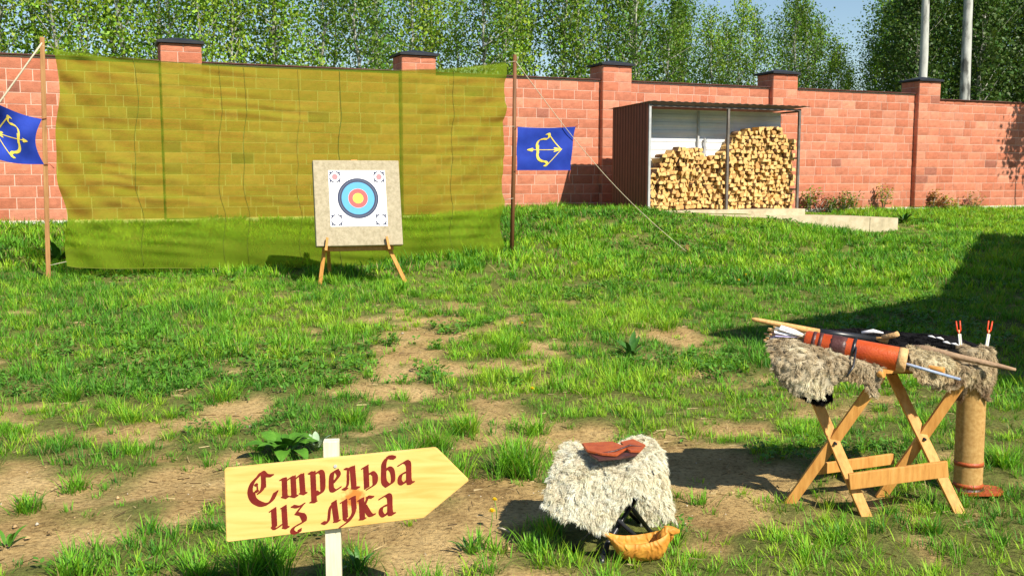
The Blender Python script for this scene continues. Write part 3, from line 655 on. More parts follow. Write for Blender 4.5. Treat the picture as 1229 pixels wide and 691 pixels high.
m2 = N(nt, 'ShaderNodeMixShader'); nt.links.new(mr.outputs[0], m2.inputs[0]); nt.links.new(tp_.outputs[0], m2.inputs[1]); nt.links.new(m1.outputs[0], m2.inputs[2]); nt.links.new(m2.outputs[0], nt.nodes['Material Output'].inputs[0])
M_seam = noise_mat('net_seam', [(.3, (.09, .12, .01)), (.7, (.14, .17, .015))], scale=8, rough=.9)
TOP = ([64, 75, 120, 200, 300, 400, 470, 520, 560, 609], [57, 61, 67, 75, 80.5, 84, 85.5, 84, 81, 75])
BOT = ([78, 90, 160, 250, 340, 430, 500, 560, 603], [319, 321, 322, 321, 321, 320, 316, 309, 303])
def lft(t): return 64 + 14*t + 4.5*math.sin(t*9.5) - 3*math.sin(t*23)*t
def rgt(t): return 609 - 5*t - 5.0*abs(math.sin(t*13))*(.3+t*.7) 
NXN, NZN = 260, 130
def netp(a, t, extra=0):
    ut = 64+(609-64)*a; ub = 78+(603-78)*a
    vt = np.interp(ut, *TOP); vb = np.interp(ub, *BOT); 
    u = lft(t)+(rgt(t)-lft(t))*a; v = vt+(vb-vt)*t + 1.2*math.sin(a*40)*math.sin(t*3.1)*(t > 0.02)
    X_ = a*7.0; Z_ = t*3.0
    d = .05*math.sin(math.pi*a)*math.sin(math.pi*t)
    # gathers: near-horizontal folds that fan out from the two sides
    slope = (a-.5)*.5
    f1 = math.sin((Z_+slope*X_*.10+.10*math.sin(X_*1.3))*21+2*math.sin(X_*.9)) * (float(vnoise(np.array(X_*.7), np.array(Z_*2.2), 81))**1.5)
    f2 = math.sin((Z_-.12*X_)*41+X_*2) * (float(vnoise(np.array(X_*1.1+9), np.array(Z_*3+4), 83))**2.5)
    edge = min(1, 6*min(a, 1-a)+.35)
    d += .020*f1+.016*f2 + .016*math.sin((Z_-.30*X_*(1-a))*9+X_)*max(0, float(vnoise(np.array(X_*.8+2), np.array(Z_*1.5+7), 88))-.35) + .035*(float(vnoise(np.array(X_*.9), np.array(Z_*.8), 85))-.5)
    d += .03*math.exp(-a*7)*math.sin(Z_*11-X_*9)+.03*math.exp(-(1-a)*7)*math.sin(Z_*12+X_*8)
    d += .10*max(0, t-.86)/.14*math.sin(X_*2.2)**2   # bottom hem billows towards the shooter
    return npt(u, v, d+extra)
V = [netp(i/NXN, j/NZN) for j in range(NZN+1) for i in range(NXN+1)]
Fc = [(j*(NXN+1)+i, j*(NXN+1)+i+1, (j+1)*(NXN+1)+i+1, (j+1)*(NXN+1)+i) for j in range(NZN) for i in range(NXN)]
net = empty('safety_net', PL, 'large sheer olive green net hung between two poles behind the target', 'net')
pymesh('netting', V, Fc, M_net, net, smooth=True)
for u_ in (160, 262, 292, 357, 407, 545):
    a = (u_-64)/545.0; mb = MB(); mb.tube([netp(a, t, .006) for t in np.linspace(0.0, .985, 60)], .0035 if u_ != 407 else .005, n=4); mb.build('seam', M_seam, net)
mb = MB(); mb.tube([netp(a, 0, .004)+UPV*.006 for a in np.linspace(0, 1, 60)], .0035, n=5); mb.build('top_cord', M_seam, net)
mb = MB(); mb.tube([netp(a, 1, .0) for a in np.linspace(0, 1, 90)], .006, n=5); mb.build('bottom_hem', M_seam, net)
for (t, uu, vv) in ((0.0, 51.5, 56), (.36, 55, 152), (.98, 60, 318)):
    mb = MB(); mb.tube([netp(0, t), npt(uu, vv, .04)], .004, n=5); mb.build('tie', M_rope, net)
for (t, uu, vv) in ((0.0, 617, 74), (.33, 616.5, 152), (.72, 615, 238)):
    mb = MB(); mb.tube([netp(1, t), npt(uu, vv, .035)], .004, n=5); mb.build('tie', M_rope, net)
# guy ropes
gp = gpt(826, 304)
mb = MB(); a_ = npt(618, 74, .03); mb.tube([a_.lerp(gp, t)-UPV*.22*math.sin(math.pi*t) for t in np.linspace(0, 1, 24)], .0055, n=5)
gy_ = mb.build('guy_rope', M_rope); tag(gy_, 'taut pale guy rope running from the right net pole down to the grass', 'rope')
mb = MB(); mb.tube([gp-UPV*.06+Vector((.03, 0, 0)), gp+UPV*.12-Vector((.03, 0, 0))], [.007, .009], n=6); mb.tube([gp+UPV*.1+Vector((.03*math.cos(t)-.02, 0, .03*math.sin(t))) for t in np.linspace(0, 6, 12)], .005, n=5)
tag(mb.build('rope_peg', M_pole), 'small wooden peg with a rope loop in the grass', 'peg')
a_ = npt(50.5, 52, .03); e_ = gpt(-185, 348); mb = MB(); mb.tube([a_.lerp(e_, t)-UPV*.1*math.sin(math.pi*t) for t in np.linspace(0, 1, 20)], .012, n=5)
tag(mb.build('guy_rope', M_rope), 'pale guy rope running from the top of the left net pole out of the picture', 'rope')

# ---------------------------------------------------------------- broad-nib lettering and emblems
def nib_mask(strokes, W, H, res, nib, thin=.6):
    """strokes: list of (points, scale); coordinates 0..W, 0..H; returns boolean grid"""
    gw, gh = int(W*res), int(H*res); G_ = np.zeros((gh, gw), bool)
    r0 = max(1, int(thin*res))
    for pts, k in strokes:
        pts = [np.array(p, float) for p in pts]; fine = []
        if len(pts) > 2:   # smooth through the points
            P_ = [2*pts[0]-pts[1]]+pts+[2*pts[-1]-pts[-2]]
            for i in range(1, len(P_)-2):
                for t in np.linspace(0, 1, max(6, int(np.linalg.norm(P_[i+1]-P_[i])*res)), endpoint=False):
                    a, b_, c, d = P_[i-1:i+3]
                    fine.append(.5*((2*b_)+(c-a)*t+(2*a-5*b_+4*c-d)*t*t+(3*b_-a-3*c+d)*t**3))
            fine.append(pts[-1])
        else: fine = [pts[0]+(pts[1]-pts[0])*t for t in np.linspace(0, 1, max(4, int(np.linalg.norm(pts[1]-pts[0])*res*1.5)))]
        nx_, ny_ = nib[0]*k, nib[1]*k; m = max(3, int(math.hypot(nx_, ny_)*2*res*1.4))
        for p in fine:
            for t in np.linspace(-1, 1, m):
                x = int((p[0]+nx_*t)*res); y = int((p[1]+ny_*t)*res)
                G_[max(0, y-r0):y+r0+1, max(0, x-r0):x+r0+1] = True
    return G_
def mask_mesh(G_, res, f, name, m, parent, maxrun=10**9):
    V = []; Fc = []
    for y in range(G_.shape[0]):
        row = np.concatenate([[0], G_[y].astype(int), [0]]); d = np.diff(row); st = np.where(d == 1)[0]; en = np.where(d == -1)[0]
        for a, b_ in zip(st, en):
            while a < b_:
                e = min(b_, a+maxrun); i = len(V)
                V += [f(a/res, y/res), f(e/res, y/res), f(e/res, (y+1)/res), f(a/res, (y+1)/res)]; Fc.append((i, i+1, i+2, i+3)); a = e
    return pymesh(name, V, Fc, m, parent)

# ---------------------------------------------------------------- flags
M_flag = noise_mat('blue_cloth', [(.3, (.008, .028, .27)), (.7, (.014, .045, .36))], scale=6, rough=.8, bump=.15, bscale=300)
M_gold = noise_mat('gold_paint', [(.3, (.62, .46, .05)), (.7, (.78, .62, .12))], scale=20, rough=.6)
M_cord = noise_mat('red_cord', [(.3, (.25, .05, .03)), (.7, (.35, .09, .05))], scale=20, rough=.8)
EMB = [([(130, 178), (262, 178)], .22), ([(118, 178), (140, 172)], .5), ([(118, 178), (140, 184)], .5), ([(125, 178), (142, 178)], .8), ([(245, 170), (276, 178)], .5), ([(245, 186), (276, 178)], .5), ([(248, 178), (272, 178)], .8),
       ([(165, 176), (162, 152), (170, 135), (190, 128), (208, 128), (217, 117), (213, 105), (203, 106)], .9), ([(167, 180), (164, 204), (171, 221), (188, 230), (204, 232), (213, 240), (211, 250), (201, 249)], .9),
       ([(166, 160), (166, 196)], 1.0), ([(214, 106), (275, 177)], .16), ([(212, 250), (275, 179)], .16)]
EG = nib_mask([([(x-66, y-78) for x, y in p], k) for p, k in EMB], 262, 194, 1.4, (5.0, -3.2), thin=1.1)
def flag(name, fn, label, wid=262.0, hei=194.0):
    r = empty(name, fn(0, 0), label, 'flag')
    n1_, n2_ = 40, 28
    V = [fn(i/n1_, j/n2_) for j in range(n2_+1) for i in range(n1_+1)]
    Fc = [(j*(n1_+1)+i, j*(n1_+1)+i+1, (j+1)*(n1_+1)+i+1, (j+1)*(n1_+1)+i) for j in range(n2_) for i in range(n1_)]
    pymesh('cloth', V, Fc, M_flag, r, smooth=True)
    mask_mesh(EG, 1.4, lambda x, y: fn(x/wid, y/hei)+NN*.006, 'emblem', M_gold, r, maxrun=10)
    return r
def fR(a, b_):
    c = [(619.8, 152.5), (689, 152.3), (683.5, 204.5), (619, 204.5)]
    u = (c[0][0]*(1-a)+c[1][0]*a)*(1-b_)+(c[3][0]*(1-a)+c[2][0]*a)*b_; v = (c[0][1]*(1-a)+c[1][1]*a)*(1-b_)+(c[3][1]*(1-a)+c[2][1]*a)*b_ + 1.5*math.sin(math.pi*a)*(1-b_)
    u += 1.0*math.sin(b_*3.1)*a*-1.5
    return npt(u, v, .035+.02*math.sin(a*7+b_*2)*a+.012*math.sin(b_*9+a*3))
fl = flag('flag', fR, 'blue flag with yellow bow and arrow hanging flat from the right net pole')
def fL(a, b_):
    # pole edge at right, cloth blown to the left and folded along its lower side
    top = (50.5-72*a, 143.2-23*a**1.05+1.5*math.sin(a*5)); bot = (53-74*a+4*math.sin(a*3), 197.5-2*a-13*a*a+6*math.sin(a*3.0)*a)
    u = top[0]*(1-b_)+bot[0]*b_ - 9*math.sin(math.pi*b_)*(1-a)**2; v = top[1]*(1-b_)+bot[1]*b_
    return npt(u, v, .05+.10*math.sin((b_*1.5+a*.9)*3.2)*a+.05*math.sin(b_*6-a*5)*min(1, a*2+.3))
fl2 = flag('flag', fL, 'blue flag with yellow bow and arrow rippling on the left net pole')
for fo, pts_ in ((fl, [(617, 154), (620, 152.5)]), (fl, [(616, 205), (619, 204.5)]), (fl, [(689, 152.3), (693, 150)]), (fl, [(683, 204), (681, 212), (682, 219)]), (fl2, [(50.5, 143.2), (56, 142)]), (fl2, [(53, 197.5), (60, 197), (65, 202)])):
    mb = MB(); mb.tube([npt(u, v, .05) for u, v in pts_], .005, n=5); mb.build('tie', M_cord, fo)

# ---------------------------------------------------------------- archery target
M_foam = noise_mat('foam_board', [(.3, (.31, .26, .17)), (.5, (.40, .34, .235)), (.7, (.47, .40, .28))], scale=24, rough=.95, bump=.6, bscale=120)
M_paper = noise_mat('white_paper', [(.3, (.80, .78, .80)), (.7, (.86, .84, .86))], scale=4, rough=.8, bump=.05)
def flat(name, c, r=.7): return noise_mat(name, [(.3, tuple(v*.92 for v in c)), (.7, c)], scale=14, rough=r, bump=0)
M_blk, M_blu, M_red, M_yel, M_pnk = flat('ring_black', (.04, .05, .10)), flat('ring_blue', (.11, .37, .63)), flat('ring_red', (.68, .12, .12)), flat('ring_yellow', (.85, .66, .10)), flat('spot_red', (.72, .22, .24))
TY = 12.5; tc_ = at(430, 243.3, TY); TG = gzs(tc_.x, tc_.y)
YAW = R(17); LEAN = R(13); RL = R(0.5)
TM = Matrix.Rotation(YAW, 3, 'Z') @ Matrix.Rotation(-LEAN, 3, 'X')   # columns: right, back, up of the board
trg = empty('archery_target', (tc_.x, tc_.y, TG), 'square tan archery target with round ringed paper face on wooden easel legs', 'target')
bx, by_, bz = TM @ Vector((1, 0, 0)), TM @ Vector((0, 1, 0)), TM @ Vector((0, 0, 1))
def tb(x, z, d=0.0): return tc_+bx*x+bz*z-by_*d         # on the board's front face, d = proud of it
BW, BH, BT = 1.075, 1.08, .12
mb = MB(); mb.box(tc_+by_*BT/2, (BW, BT, BH), TM, .012)
mb.build('board', M_foam, trg)
pa = empty; PWd = .71; pz = .055
mb = MB(); mb.prism([tb(-PWd/2+.0, -PWd/2+pz, .003), tb(PWd/2, -PWd/2+pz, .003), tb(PWd/2, PWd/2+pz, .003), tb(-PWd/2, PWd/2+pz, .003)], by_*-.001)
paper = mb.build('target_face', M_paper, trg)
def ring(r0, r1, m, name, cx=0, cz=0, d=.006, a0=0, a1=2*math.pi, n=56):
    V = []; Fc = []
    for i in range(n+1):
        a = a0+(a1-a0)*i/n; V += [tb(cx+r0*math.cos(a), cz+pz+r0*math.sin(a), d), tb(cx+r1*math.cos(a), cz+pz+r1*math.sin(a), d)]
    Fc = [(2*i, 2*i+1, 2*i+3, 2*i+2) for i in range(n)]
    o = pymesh(name, V, Fc, m, paper, world=False); return o
rc = -.0
ring(.231, .254, M_blk, 'black_ring'); ring(.205, .228, M_blk, 'black_ring'); ring(.1225, .205, M_blu, 'blue_ring'); ring(.0665, .120, M_red, 'red_ring'); ring(0.0, .065, M_yel, 'gold_centre')
ring(.228, .231, flat('ring_line', (.22, .28, .38)), 'ring_line'); ring(.120, .1225, flat('pale_line', (.75, .6, .62)), 'ring_line', d=.0062)
for (cx, cz, m) in ((-.275, .272, M_pnk), (.275, .272, M_pnk), (-.275, -.272, None), (.275, -.272, None)):
    for k in range(4): ring(.060, .074, M_blk, 'spot_outline', cx, cz, a0=k*math.pi/2+.25, a1=k*math.pi/2+1.32, n=8)
    for k in range(4): ring(.060, .088, M_blk, 'spot_corner', cx, cz, a0=k*math.pi/2+.66, a1=k*math.pi/2+.91, n=3, d=.0066)
    if m: ring(0, .036, m, 'spot_centre', cx, cz, n=20)
    ring(.044, .050, M_pnk, 'spot_ring', cx, cz, n=28)
    if not m: ring(0.0, .008, M_pnk, 'spot_centre', cx, cz, n=12)
apex = tb(-.0, BH/2+.015, -BT-.03)
for (fu, fv, x) in ((383.5, 341, -.42), (487.5, 338, .36)):
    ft = gpt(fu, fv); ft = Vector((ft.x, ft.y, ft.z-.03)); mid = tb(x, -BH/2+.03, -BT-.03)
    mb = MB(); mb.bar(ft, mid+(mid-ft)*.08, .048, .035, up=by_, bevel=.004); mb.bar(mid, apex, .044, .03, up=by_, bevel=.004); mb.build('leg', M_pine, trg)
    mb = MB(); mb.bar(tb(x-.01, -BH/2-.045, -.09), tb(x-.01, -BH/2-.045, .05), .035, .035); mb.bar(tb(x-.01, -BH/2-.06, .045), tb(x+.012 if x < 0 else x-.035, -BH/2+.10, .045), .028, .028, up=by_); mb.build('peg', M_pine, trg)
rf = at(396, 318, tc_.y+.62); rf.z = gzs(rf.x, rf.y)-.03
mb = MB(); mb.bar(rf, tb(-.40, .05, -BT-.04), .045, .03); mb.build('leg', M_pine, trg)
mb = MB(); mb.bar(tb(-.46, -BH/2-.025, -.1), tb(.43, -BH/2-.025, -.1), .05, .03, up=by_); mb.build('ledge', M_pine, trg)
mb = MB(); mb.bar(tb(-.05, BH/2+.02, -BT-.02), tb(.03, BH/2+.02, -BT-.02), .05, .04); mb.build('top_block', M_pine, trg)

# ---------------------------------------------------------------- arrow sign
M_sign, nt, b = newmat('varnished_pine')
tc = N(nt, 'ShaderNodeTexCoord'); mp = N(nt, 'ShaderNodeMapping'); mp.inputs['Scale'].default_value = (1.6, 1, 14); mp.inputs['Rotation'].default_value = (0, R(5.5), 0); nt.links.new(tc.outputs['Object'], mp.inputs[0])
nz = N(nt, 'ShaderNodeTexNoise', i_Scale=3.0, i_Detail=7.0, i_Distortion=.6); nt.links.new(mp.outputs[0], nz.inputs['Vector'])
c0 = ramp(nt, nz.outputs[0], [(.30, (.70, .42, .11)), (.48, (.78, .51, .155)), (.66, (.81, .555, .19))])
dist = N(nt, 'ShaderNodeVectorMath', operation='DISTANCE'); nt.links.new(tc.outputs['Object'], dist.inputs[0]); 
n5 = N(nt, 'ShaderNodeTexNoise', i_Scale=45, i_Detail=4.0); nt.links.new(tc.outputs['Object'], n5.inputs['Vector'])
ad = N(nt, 'ShaderNodeMath', operation='MULTIPLY_ADD'); nt.links.new(n5.outputs[0], ad.inputs[0]); ad.inputs[1].default_value = .085; nt.links.new(dist.outputs['Value'], ad.inputs[2])
mr = N(nt, 'ShaderNodeMapRange'); mr.inputs[1].default_value = .062; mr.inputs[2].default_value = .085; mr.inputs[3].default_value = .85; mr.inputs[4].default_value = 0; nt.links.new(ad.outputs[0], mr.inputs[0])
mx = N(nt, 'ShaderNodeMix', data_type='RGBA'); nt.links.new(mr.outputs[0], mx.inputs[0]); nt.links.new(c0, mx.inputs[6]); mx.inputs[7].default_value = (.55, .15, .02, 1)
nt.links.new(mx.outputs[2], b.inputs['Base Color']); b.inputs['Roughness'].default_value = .42; b.inputs['Specular IOR Level'].default_value = .35
M_paint = noise_mat('red_brown_paint', [(.3, (.15, .013, .010)), (.7, (.23, .022, .015))], scale=30, rough=.5, bump=0)
SY = 3.42; sp = Vector((0, SY, 0)); sn = Vector((.10, -1, .0)).normalized()
S0 = at(398, 600, SY)
def sg(u, v, off=0.0): return onplane(u, v, S0, sn) + sn*off
pf = sg(398, 700); pg_ = Vector((pf.x, pf.y, gzs(pf.x, pf.y)))
sign = empty('arrow_sign', S0, 'yellow wooden arrow sign with dark red lettering on a white post', 'sign')
poly = [(269.2, 563.6), (270.5, 562.2), (522, 537.5), (524.5, 538.5), (562.5, 576), (561.5, 577.4), (508, 621.5), (274, 650.2), (271.5, 649)]
mb = MB(); mb.prism([sg(u, v) for u, v in poly], -sn*.020); bmesh.ops.recalc_face_normals(mb.bm, faces=mb.bm.faces)
bmesh.ops.bevel(mb.bm, geom=mb.bm.edges[:], offset=.002, segments=2, affect='EDGES')
bd = mb.build('board', M_sign, sign)
me = bd.data
for v in me.vertices: pass
st = sg(424, 597)-S0; dist.inputs[1].default_value = tuple(sg(424, 597))
mb = MB(); pt = sg(398.5, 531.5); pb = Vector((pg_.x, pg_.y, -.15)); top = Vector((pt.x, pt.y, pt.z)); of = -sn*.0445
mb.box((pb+top)/2+of+Vector((0, 0, 0)), (.055, .045, (top-pb).z), Matrix.Rotation(math.atan2(sn.x, -sn.y), 3, 'Z'), .003); mb.build('post', M_post, sign)
mb = MB(); mb.tube([sg(402.6, 559, .0), sg(402.6, 559, .003)], .006, n=10); mb.build('nail', M_grey_steel, sign)
LS = [ # (points in a 160 x 130 pixel window enlarged 5.3 times), nib scale
 ([(262, 222), (228, 262), (214, 315), (232, 366), (275, 393), (318, 396), (352, 370), (378, 318)], 1.0), ([(268, 215), (290, 192), (315, 212), (352, 214)], .85), ([(296, 205), (298, 250), (292, 298), (270, 326)], .8),
 ([(300, 215), (304, 290)], .7), ([(250, 268), (255, 276)], .55), ([(254, 308), (260, 316)], .55), ([(258, 270), (262, 312)], .15), ([(225, 330), (240, 372), (290, 398), (330, 392)], 1.15),
 ([(412, 238), (432, 232)], .7), ([(432, 236), (436, 345)], 1.0), ([(424, 345), (452, 352)], .8), ([(444, 246), (482, 220)], .4), ([(488, 222), (494, 340)], 1.0), ([(480, 340), (508, 346)], .8), ([(498, 238), (536, 206)], .4), ([(542, 208), (550, 322)], 1.0), ([(538, 322), (566, 328)], .8),
 ([(596, 195), (618, 200)], .8), ([(614, 194), (622, 375)], 1.0), ([(604, 380), (632, 380)], .7), ([(628, 205), (656, 186), (676, 210), (678, 300), (654, 330), (630, 318)], .85), ([(672, 205), (676, 300)], .8),
 ([(764, 180), (736, 204), (732, 290), (752, 310), (782, 292)], .9), ([(764, 180), (778, 212), (742, 262)], .75),
 ([(345, 440), (366, 425)], .7), ([(364, 425), (370, 540)], 1.0), ([(356, 540), (376, 552), (424, 520)], .55), ([(418, 418), (434, 408)], .7), ([(430, 412), (438, 540)], 1.0), ([(430, 540), (452, 545)], .8),
 ([(486, 408), (520, 412), (554, 394)], .7), ([(552, 396), (510, 450)], .35), ([(510, 454), (552, 466), (562, 496), (532, 520), (494, 542), (482, 566), (500, 580), (526, 572), (530, 556)], .75), ([(545, 462), (560, 500), (536, 518)], .9)]
RS = [
 ([(76, 170), (98, 172)], .5), ([(118, 158), (96, 178), (92, 270), (68, 300)], .4), ([(66, 296), (84, 300)], .7), ([(122, 160), (132, 285)], 1.0), ([(128, 290), (158, 292)], .8),
 ([(190, 166), (214, 152)], .7), ([(208, 158), (214, 290)], 1.0), ([(222, 210), (246, 194), (270, 222), (264, 268), (222, 298)], .8), ([(262, 215), (264, 270)], .7),
 ([(350, 92), (390, 104)], .6), ([(384, 100), (352, 96), (326, 130), (322, 180), (324, 250), (346, 278)], 1.0), ([(326, 190), (350, 164), (376, 186), (380, 250), (346, 280)], .8),
 ([(420, 148), (462, 122)], .6), ([(462, 124), (480, 146), (484, 250), (504, 260)], 1.0), ([(478, 186), (434, 208), (424, 248), (444, 266), (478, 236)], .75),
 ([(54, 384), (76, 370)], .7), ([(72, 376), (78, 484)], 1.0), ([(70, 486), (90, 498), (124, 462)], .5), ([(112, 358), (132, 350)], .7), ([(128, 354), (132, 440), (100, 500), (48, 540)], .75), ([(128, 356), (134, 430)], .9),
 ([(166, 370), (184, 360)], .7), ([(180, 366), (186, 486)], 1.0), ([(174, 490), (200, 488)], .7), ([(194, 416), (222, 350)], .4), ([(220, 348), (250, 352)], .7), ([(200, 408), (234, 462), (258, 464)], .85),
 ([(298, 362), (344, 334)], .6), ([(346, 336), (360, 356), (364, 450), (384, 458)], 1.0), ([(358, 396), (312, 416), (304, 450), (326, 470), (358, 440)], .75)]
LL = [([(758, 376), (724, 420), (712, 500), (684, 512)], .45), ([(678, 512), (698, 518)], .75), ([(748, 380), (764, 496)], 1.0), ([(756, 504), (778, 502)], .8)]
pxs = [([(x/5.3125, y/5.3125) for x, y in p], k) for p, k in LS+LL] + [([(x/5.316+140, y/5.316) for x, y in p], k) for p, k in RS]
GG = nib_mask(pxs, 250, 118, 5, (2.75, -1.75), thin=.42)
mask_mesh(GG, 5, lambda x, y: sg(260+x, 530+y, .0012), 'lettering', M_paint, sign)

# ---------------------------------------------------------------- draped skins
def surf(cp):
    """Catmull-Rom surface through a grid of control points; returns eval(a, b), a along columns, b along rows"""
    A = np.array([[tuple(p) for p in r] for r in cp])
    def cr(P, t):
        n = len(P)-1; t = min(max(t, 0), .99999)*n; i = int(t); f = t-i
        g_ = lambda k: P[k] if 0 <= k <= n else (2*P[0]-P[1] if k < 0 else 2*P[n]-P[n-1])
        a, b_, c, d = g_(i-1), g_(i), g_(i+1), g_(i+2)
        return .5*(2*b_+(c-a)*f+(2*a-5*b_+4*c-d)*f*f+(3*b_-a-3*c+d)*f**3)
    return lambda a, b_: cr([cr(list(r), a) for r in A], b_)
def skin(name, cp, nstr, length, wid, colf, under, parent=None, na=48, nb=48, curl=.35, outw=.45, flip=1):
    """pelt: thin hide sheet (one mesh) and its hair (child mesh)"""
    f = surf(cp); G_ = np.array([[f(i/na, j/nb) for i in range(na+1)] for j in range(nb+1)])
    du = np.gradient(G_, axis=1); dv = np.gradient(G_, axis=0); nr = np.cross(du, dv)*flip; nr /= np.maximum(np.linalg.norm(nr, axis=2), 1e-9)[:, :, None]
    a = np.arange(nb)[:, None]*(na+1)+np.arange(na)[None]; q = np.stack([a, a+1, a+na+2, a+na+1], 2).reshape(-1, 4)
    Vt = G_.reshape(-1, 3); Vb = Vt-nr.reshape(-1, 3)*.004; n0 = len(Vt)
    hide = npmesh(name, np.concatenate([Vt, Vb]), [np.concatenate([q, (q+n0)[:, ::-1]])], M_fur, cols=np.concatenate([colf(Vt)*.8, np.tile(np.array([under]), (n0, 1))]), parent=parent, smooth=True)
    # area-weighted roots
    ar = np.linalg.norm(np.cross(du, dv), axis=2)[:-1, :-1].ravel(); idx = rng.choice(len(ar), nstr, p=ar/ar.sum()); j, i = idx//na, idx % na
    fa = rng.uniform(0, 1, (nstr, 1)); fb = rng.uniform(0, 1, (nstr, 1))
    p = (G_[j, i]*(1-fa)+G_[j, i+1]*fa)*(1-fb)+(G_[j+1, i]*(1-fa)+G_[j+1, i+1]*fa)*fb; nn = nr[j, i]
    # locks: hairs nearest the same centre share a direction
    nc = max(60, nstr//40); ci = rng.choice(nstr, nc); cc = p[ci]; own = np.empty(nstr, int)
    for k in range(0, nstr, 2000): own[k:k+2000] = np.argmin((cc**2).sum(1)[None]-2*p[k:k+2000]@cc.T, 1)
    cd = rng.normal(0, 1, (nc, 3))*curl
    g_ = np.array([[0, 0, -1.0]])
    d0 = nn*outw+g_*.35+cd[own]+rng.normal(0, .14, (nstr, 3)); d0 /= np.linalg.norm(d0, axis=1)[:, None]
    d1_ = nn*.10+g_*.75+cd[own]*.8+(cc[own]-p)*9+rng.normal(0, .16, (nstr, 3)); 
    dn = (d1_*nn).sum(1); d1_ += nn*np.clip(.08-dn, 0, None)[:, None]; d1_ /= np.linalg.norm(d1_, axis=1)[:, None]
    ln = (length*rng.uniform(.6, 1.2, nstr))[:, None]; sd_ = np.cross(d0, rng.normal(0, 1, (nstr, 3))); sd_ /= np.linalg.norm(sd_, axis=1)[:, None]
    w2 = (wid*rng.uniform(.7, 1.3, nstr)/2)[:, None]; m_ = p+d0*ln*.45; e_ = m_+d1_*ln*.6
    V = np.stack([p-sd_*w2, p+sd_*w2, m_+sd_*w2*.85, m_-sd_*w2*.85, e_], 1).reshape(-1, 3)
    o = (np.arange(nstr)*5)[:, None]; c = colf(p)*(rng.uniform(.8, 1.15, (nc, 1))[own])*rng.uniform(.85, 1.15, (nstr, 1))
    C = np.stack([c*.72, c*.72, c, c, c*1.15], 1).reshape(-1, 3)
    npmesh('fleece', V, [o+np.array([[0, 1, 2, 3]]), o+np.array([[3, 2, 4]])], M_fur, cols=np.clip(C, 0, .9), parent=hide)
    return hide
def P3(u, v, Y): return at(u, v, Y)

# ---------------------------------------------------------------- stool with sheepskin
M_black = noise_mat('black_tube', [(.3, (.012, .013, .017)), (.7, (.025, .026, .03))], scale=10, rough=.35, bump=0, spec=.5)
M_canvas = noise_mat('dark_canvas', [(.3, (.02, .02, .03)), (.7, (.04, .04, .05))], scale=20, rough=.9)
sg0 = gpt(735, 640); stool = empty('folding_stool', (sg0.x, sg0.y, sg0.z), 'low folding stool with black tube legs hidden under a cream sheepskin', 'stool')
SX0, SX1, SY0, SY1, SZT = .23, .62, 4.17, 4.50, .335
for y_ in (SY0+.0, SY1):
    for x0, x1 in ((SX0+.02, SX1-.02), (SX1-.02, SX0+.02)):
        a_ = Vector((x0, y_, gzs(x0, y_)-.004)); b_ = Vector((x1, y_+(.012 if x0 < x1 else 0), SZT-.01)); mb = MB(); mb.tube([a_, b_], .010, n=8); mb.build('leg', M_black, stool)
for a_, b_ in (((SX0+.02, SY0, SZT), (SX0+.02, SY1, SZT)), ((SX1-.02, SY0, SZT), (SX1-.02, SY1, SZT))):
    mb = MB(); mb.tube([a_, b_], .011, n=8); mb.build('seat_bar', M_black, stool)
fl_ = gpt(721, 676); mb = MB(); mb.tube([fl_-UPV*.01, at(729, 652, 4.15), at(768, 590, 4.28), at(788, 560, 4.36)], [.0125, .0125, .010, .010], n=9); mb.tube([fl_-UPV*.012, fl_+(at(729, 652, 4.15)-fl_)*.4], .0155, n=9); mb.build('leg', M_black, stool)
fl_ = at(784, 640, 4.35); mb = MB(); mb.tube([Vector((fl_.x, fl_.y, gzs(fl_.x, fl_.y)-.01)), at(748, 596, 4.25)], .010, n=9); mb.build('leg', M_black, stool)
mb = MB(); mb.box(((SX0+SX1)/2, (SY0+SY1)/2, SZT+.004), (SX1-SX0-.03, SY1-SY0-.01, .006)); mb.build('seat', M_canvas, stool)
def cream(p):
    n = len(p); a = fnoise(p[:, 0]*14+p[:, 2]*9, p[:, 1]*10+p[:, 2]*12, 91)[:, None]
    return np.array([[.95, .90, .74]])*(1-a*.45)+np.array([[.74, .55, .26]])*a*.45
cp = [
 [P3(684, 560, 4.60), P3(694, 562, 4.60), P3(716, 560, 4.60), P3(740, 558, 4.60), P3(760, 555, 4.60), P3(784, 560, 4.60), P3(800, 580, 4.56)],
 [P3(678, 534, 4.52), P3(694, 534, 4.52), P3(716, 540, 4.50), P3(740, 536, 4.50), P3(757, 527, 4.52), P3(776, 526, 4.52), P3(792, 540, 4.48)],
 [P3(668, 546, 4.34), P3(690, 544, 4.32), P3(716, 549, 4.30), P3(742, 547, 4.30), P3(764, 542, 4.30), P3(785, 541, 4.32), P3(800, 558, 4.30)],
 [P3(661, 566, 4.20), P3(690, 567, 4.15), P3(716, 570, 4.14), P3(742, 568, 4.14), P3(766, 563, 4.15), P3(786, 569, 4.20), P3(803, 584, 4.24)],
 [P3(654, 590, 4.13), P3(685, 600, 4.08), P3(714, 603, 4.07), P3(742, 600, 4.07), P3(765, 577, 4.10), P3(783, 588, 4.16), P3(807, 606, 4.20)],
 [P3(651, 606, 4.12), P3(671, 620, 4.05), P3(698, 629, 4.03), P3(727, 637, 4.03), P3(764, 593, 4.07), P3(783, 611, 4.14), P3(811, 627, 4.18)]]
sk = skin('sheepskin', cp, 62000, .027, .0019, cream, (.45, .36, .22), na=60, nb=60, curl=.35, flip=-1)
tag(sk, 'cream long-haired sheepskin draped over the low stool in the foreground', 'sheepskin')
cp = [[P3(758, 590, 4.42), P3(775, 590, 4.42), P3(795, 592, 4.42)], [P3(765, 612, 4.43), P3(782, 612, 4.43), P3(800, 610, 4.42)], [P3(775, 636, 4.44), P3(786, 634, 4.44), P3(800, 632, 4.43)]]
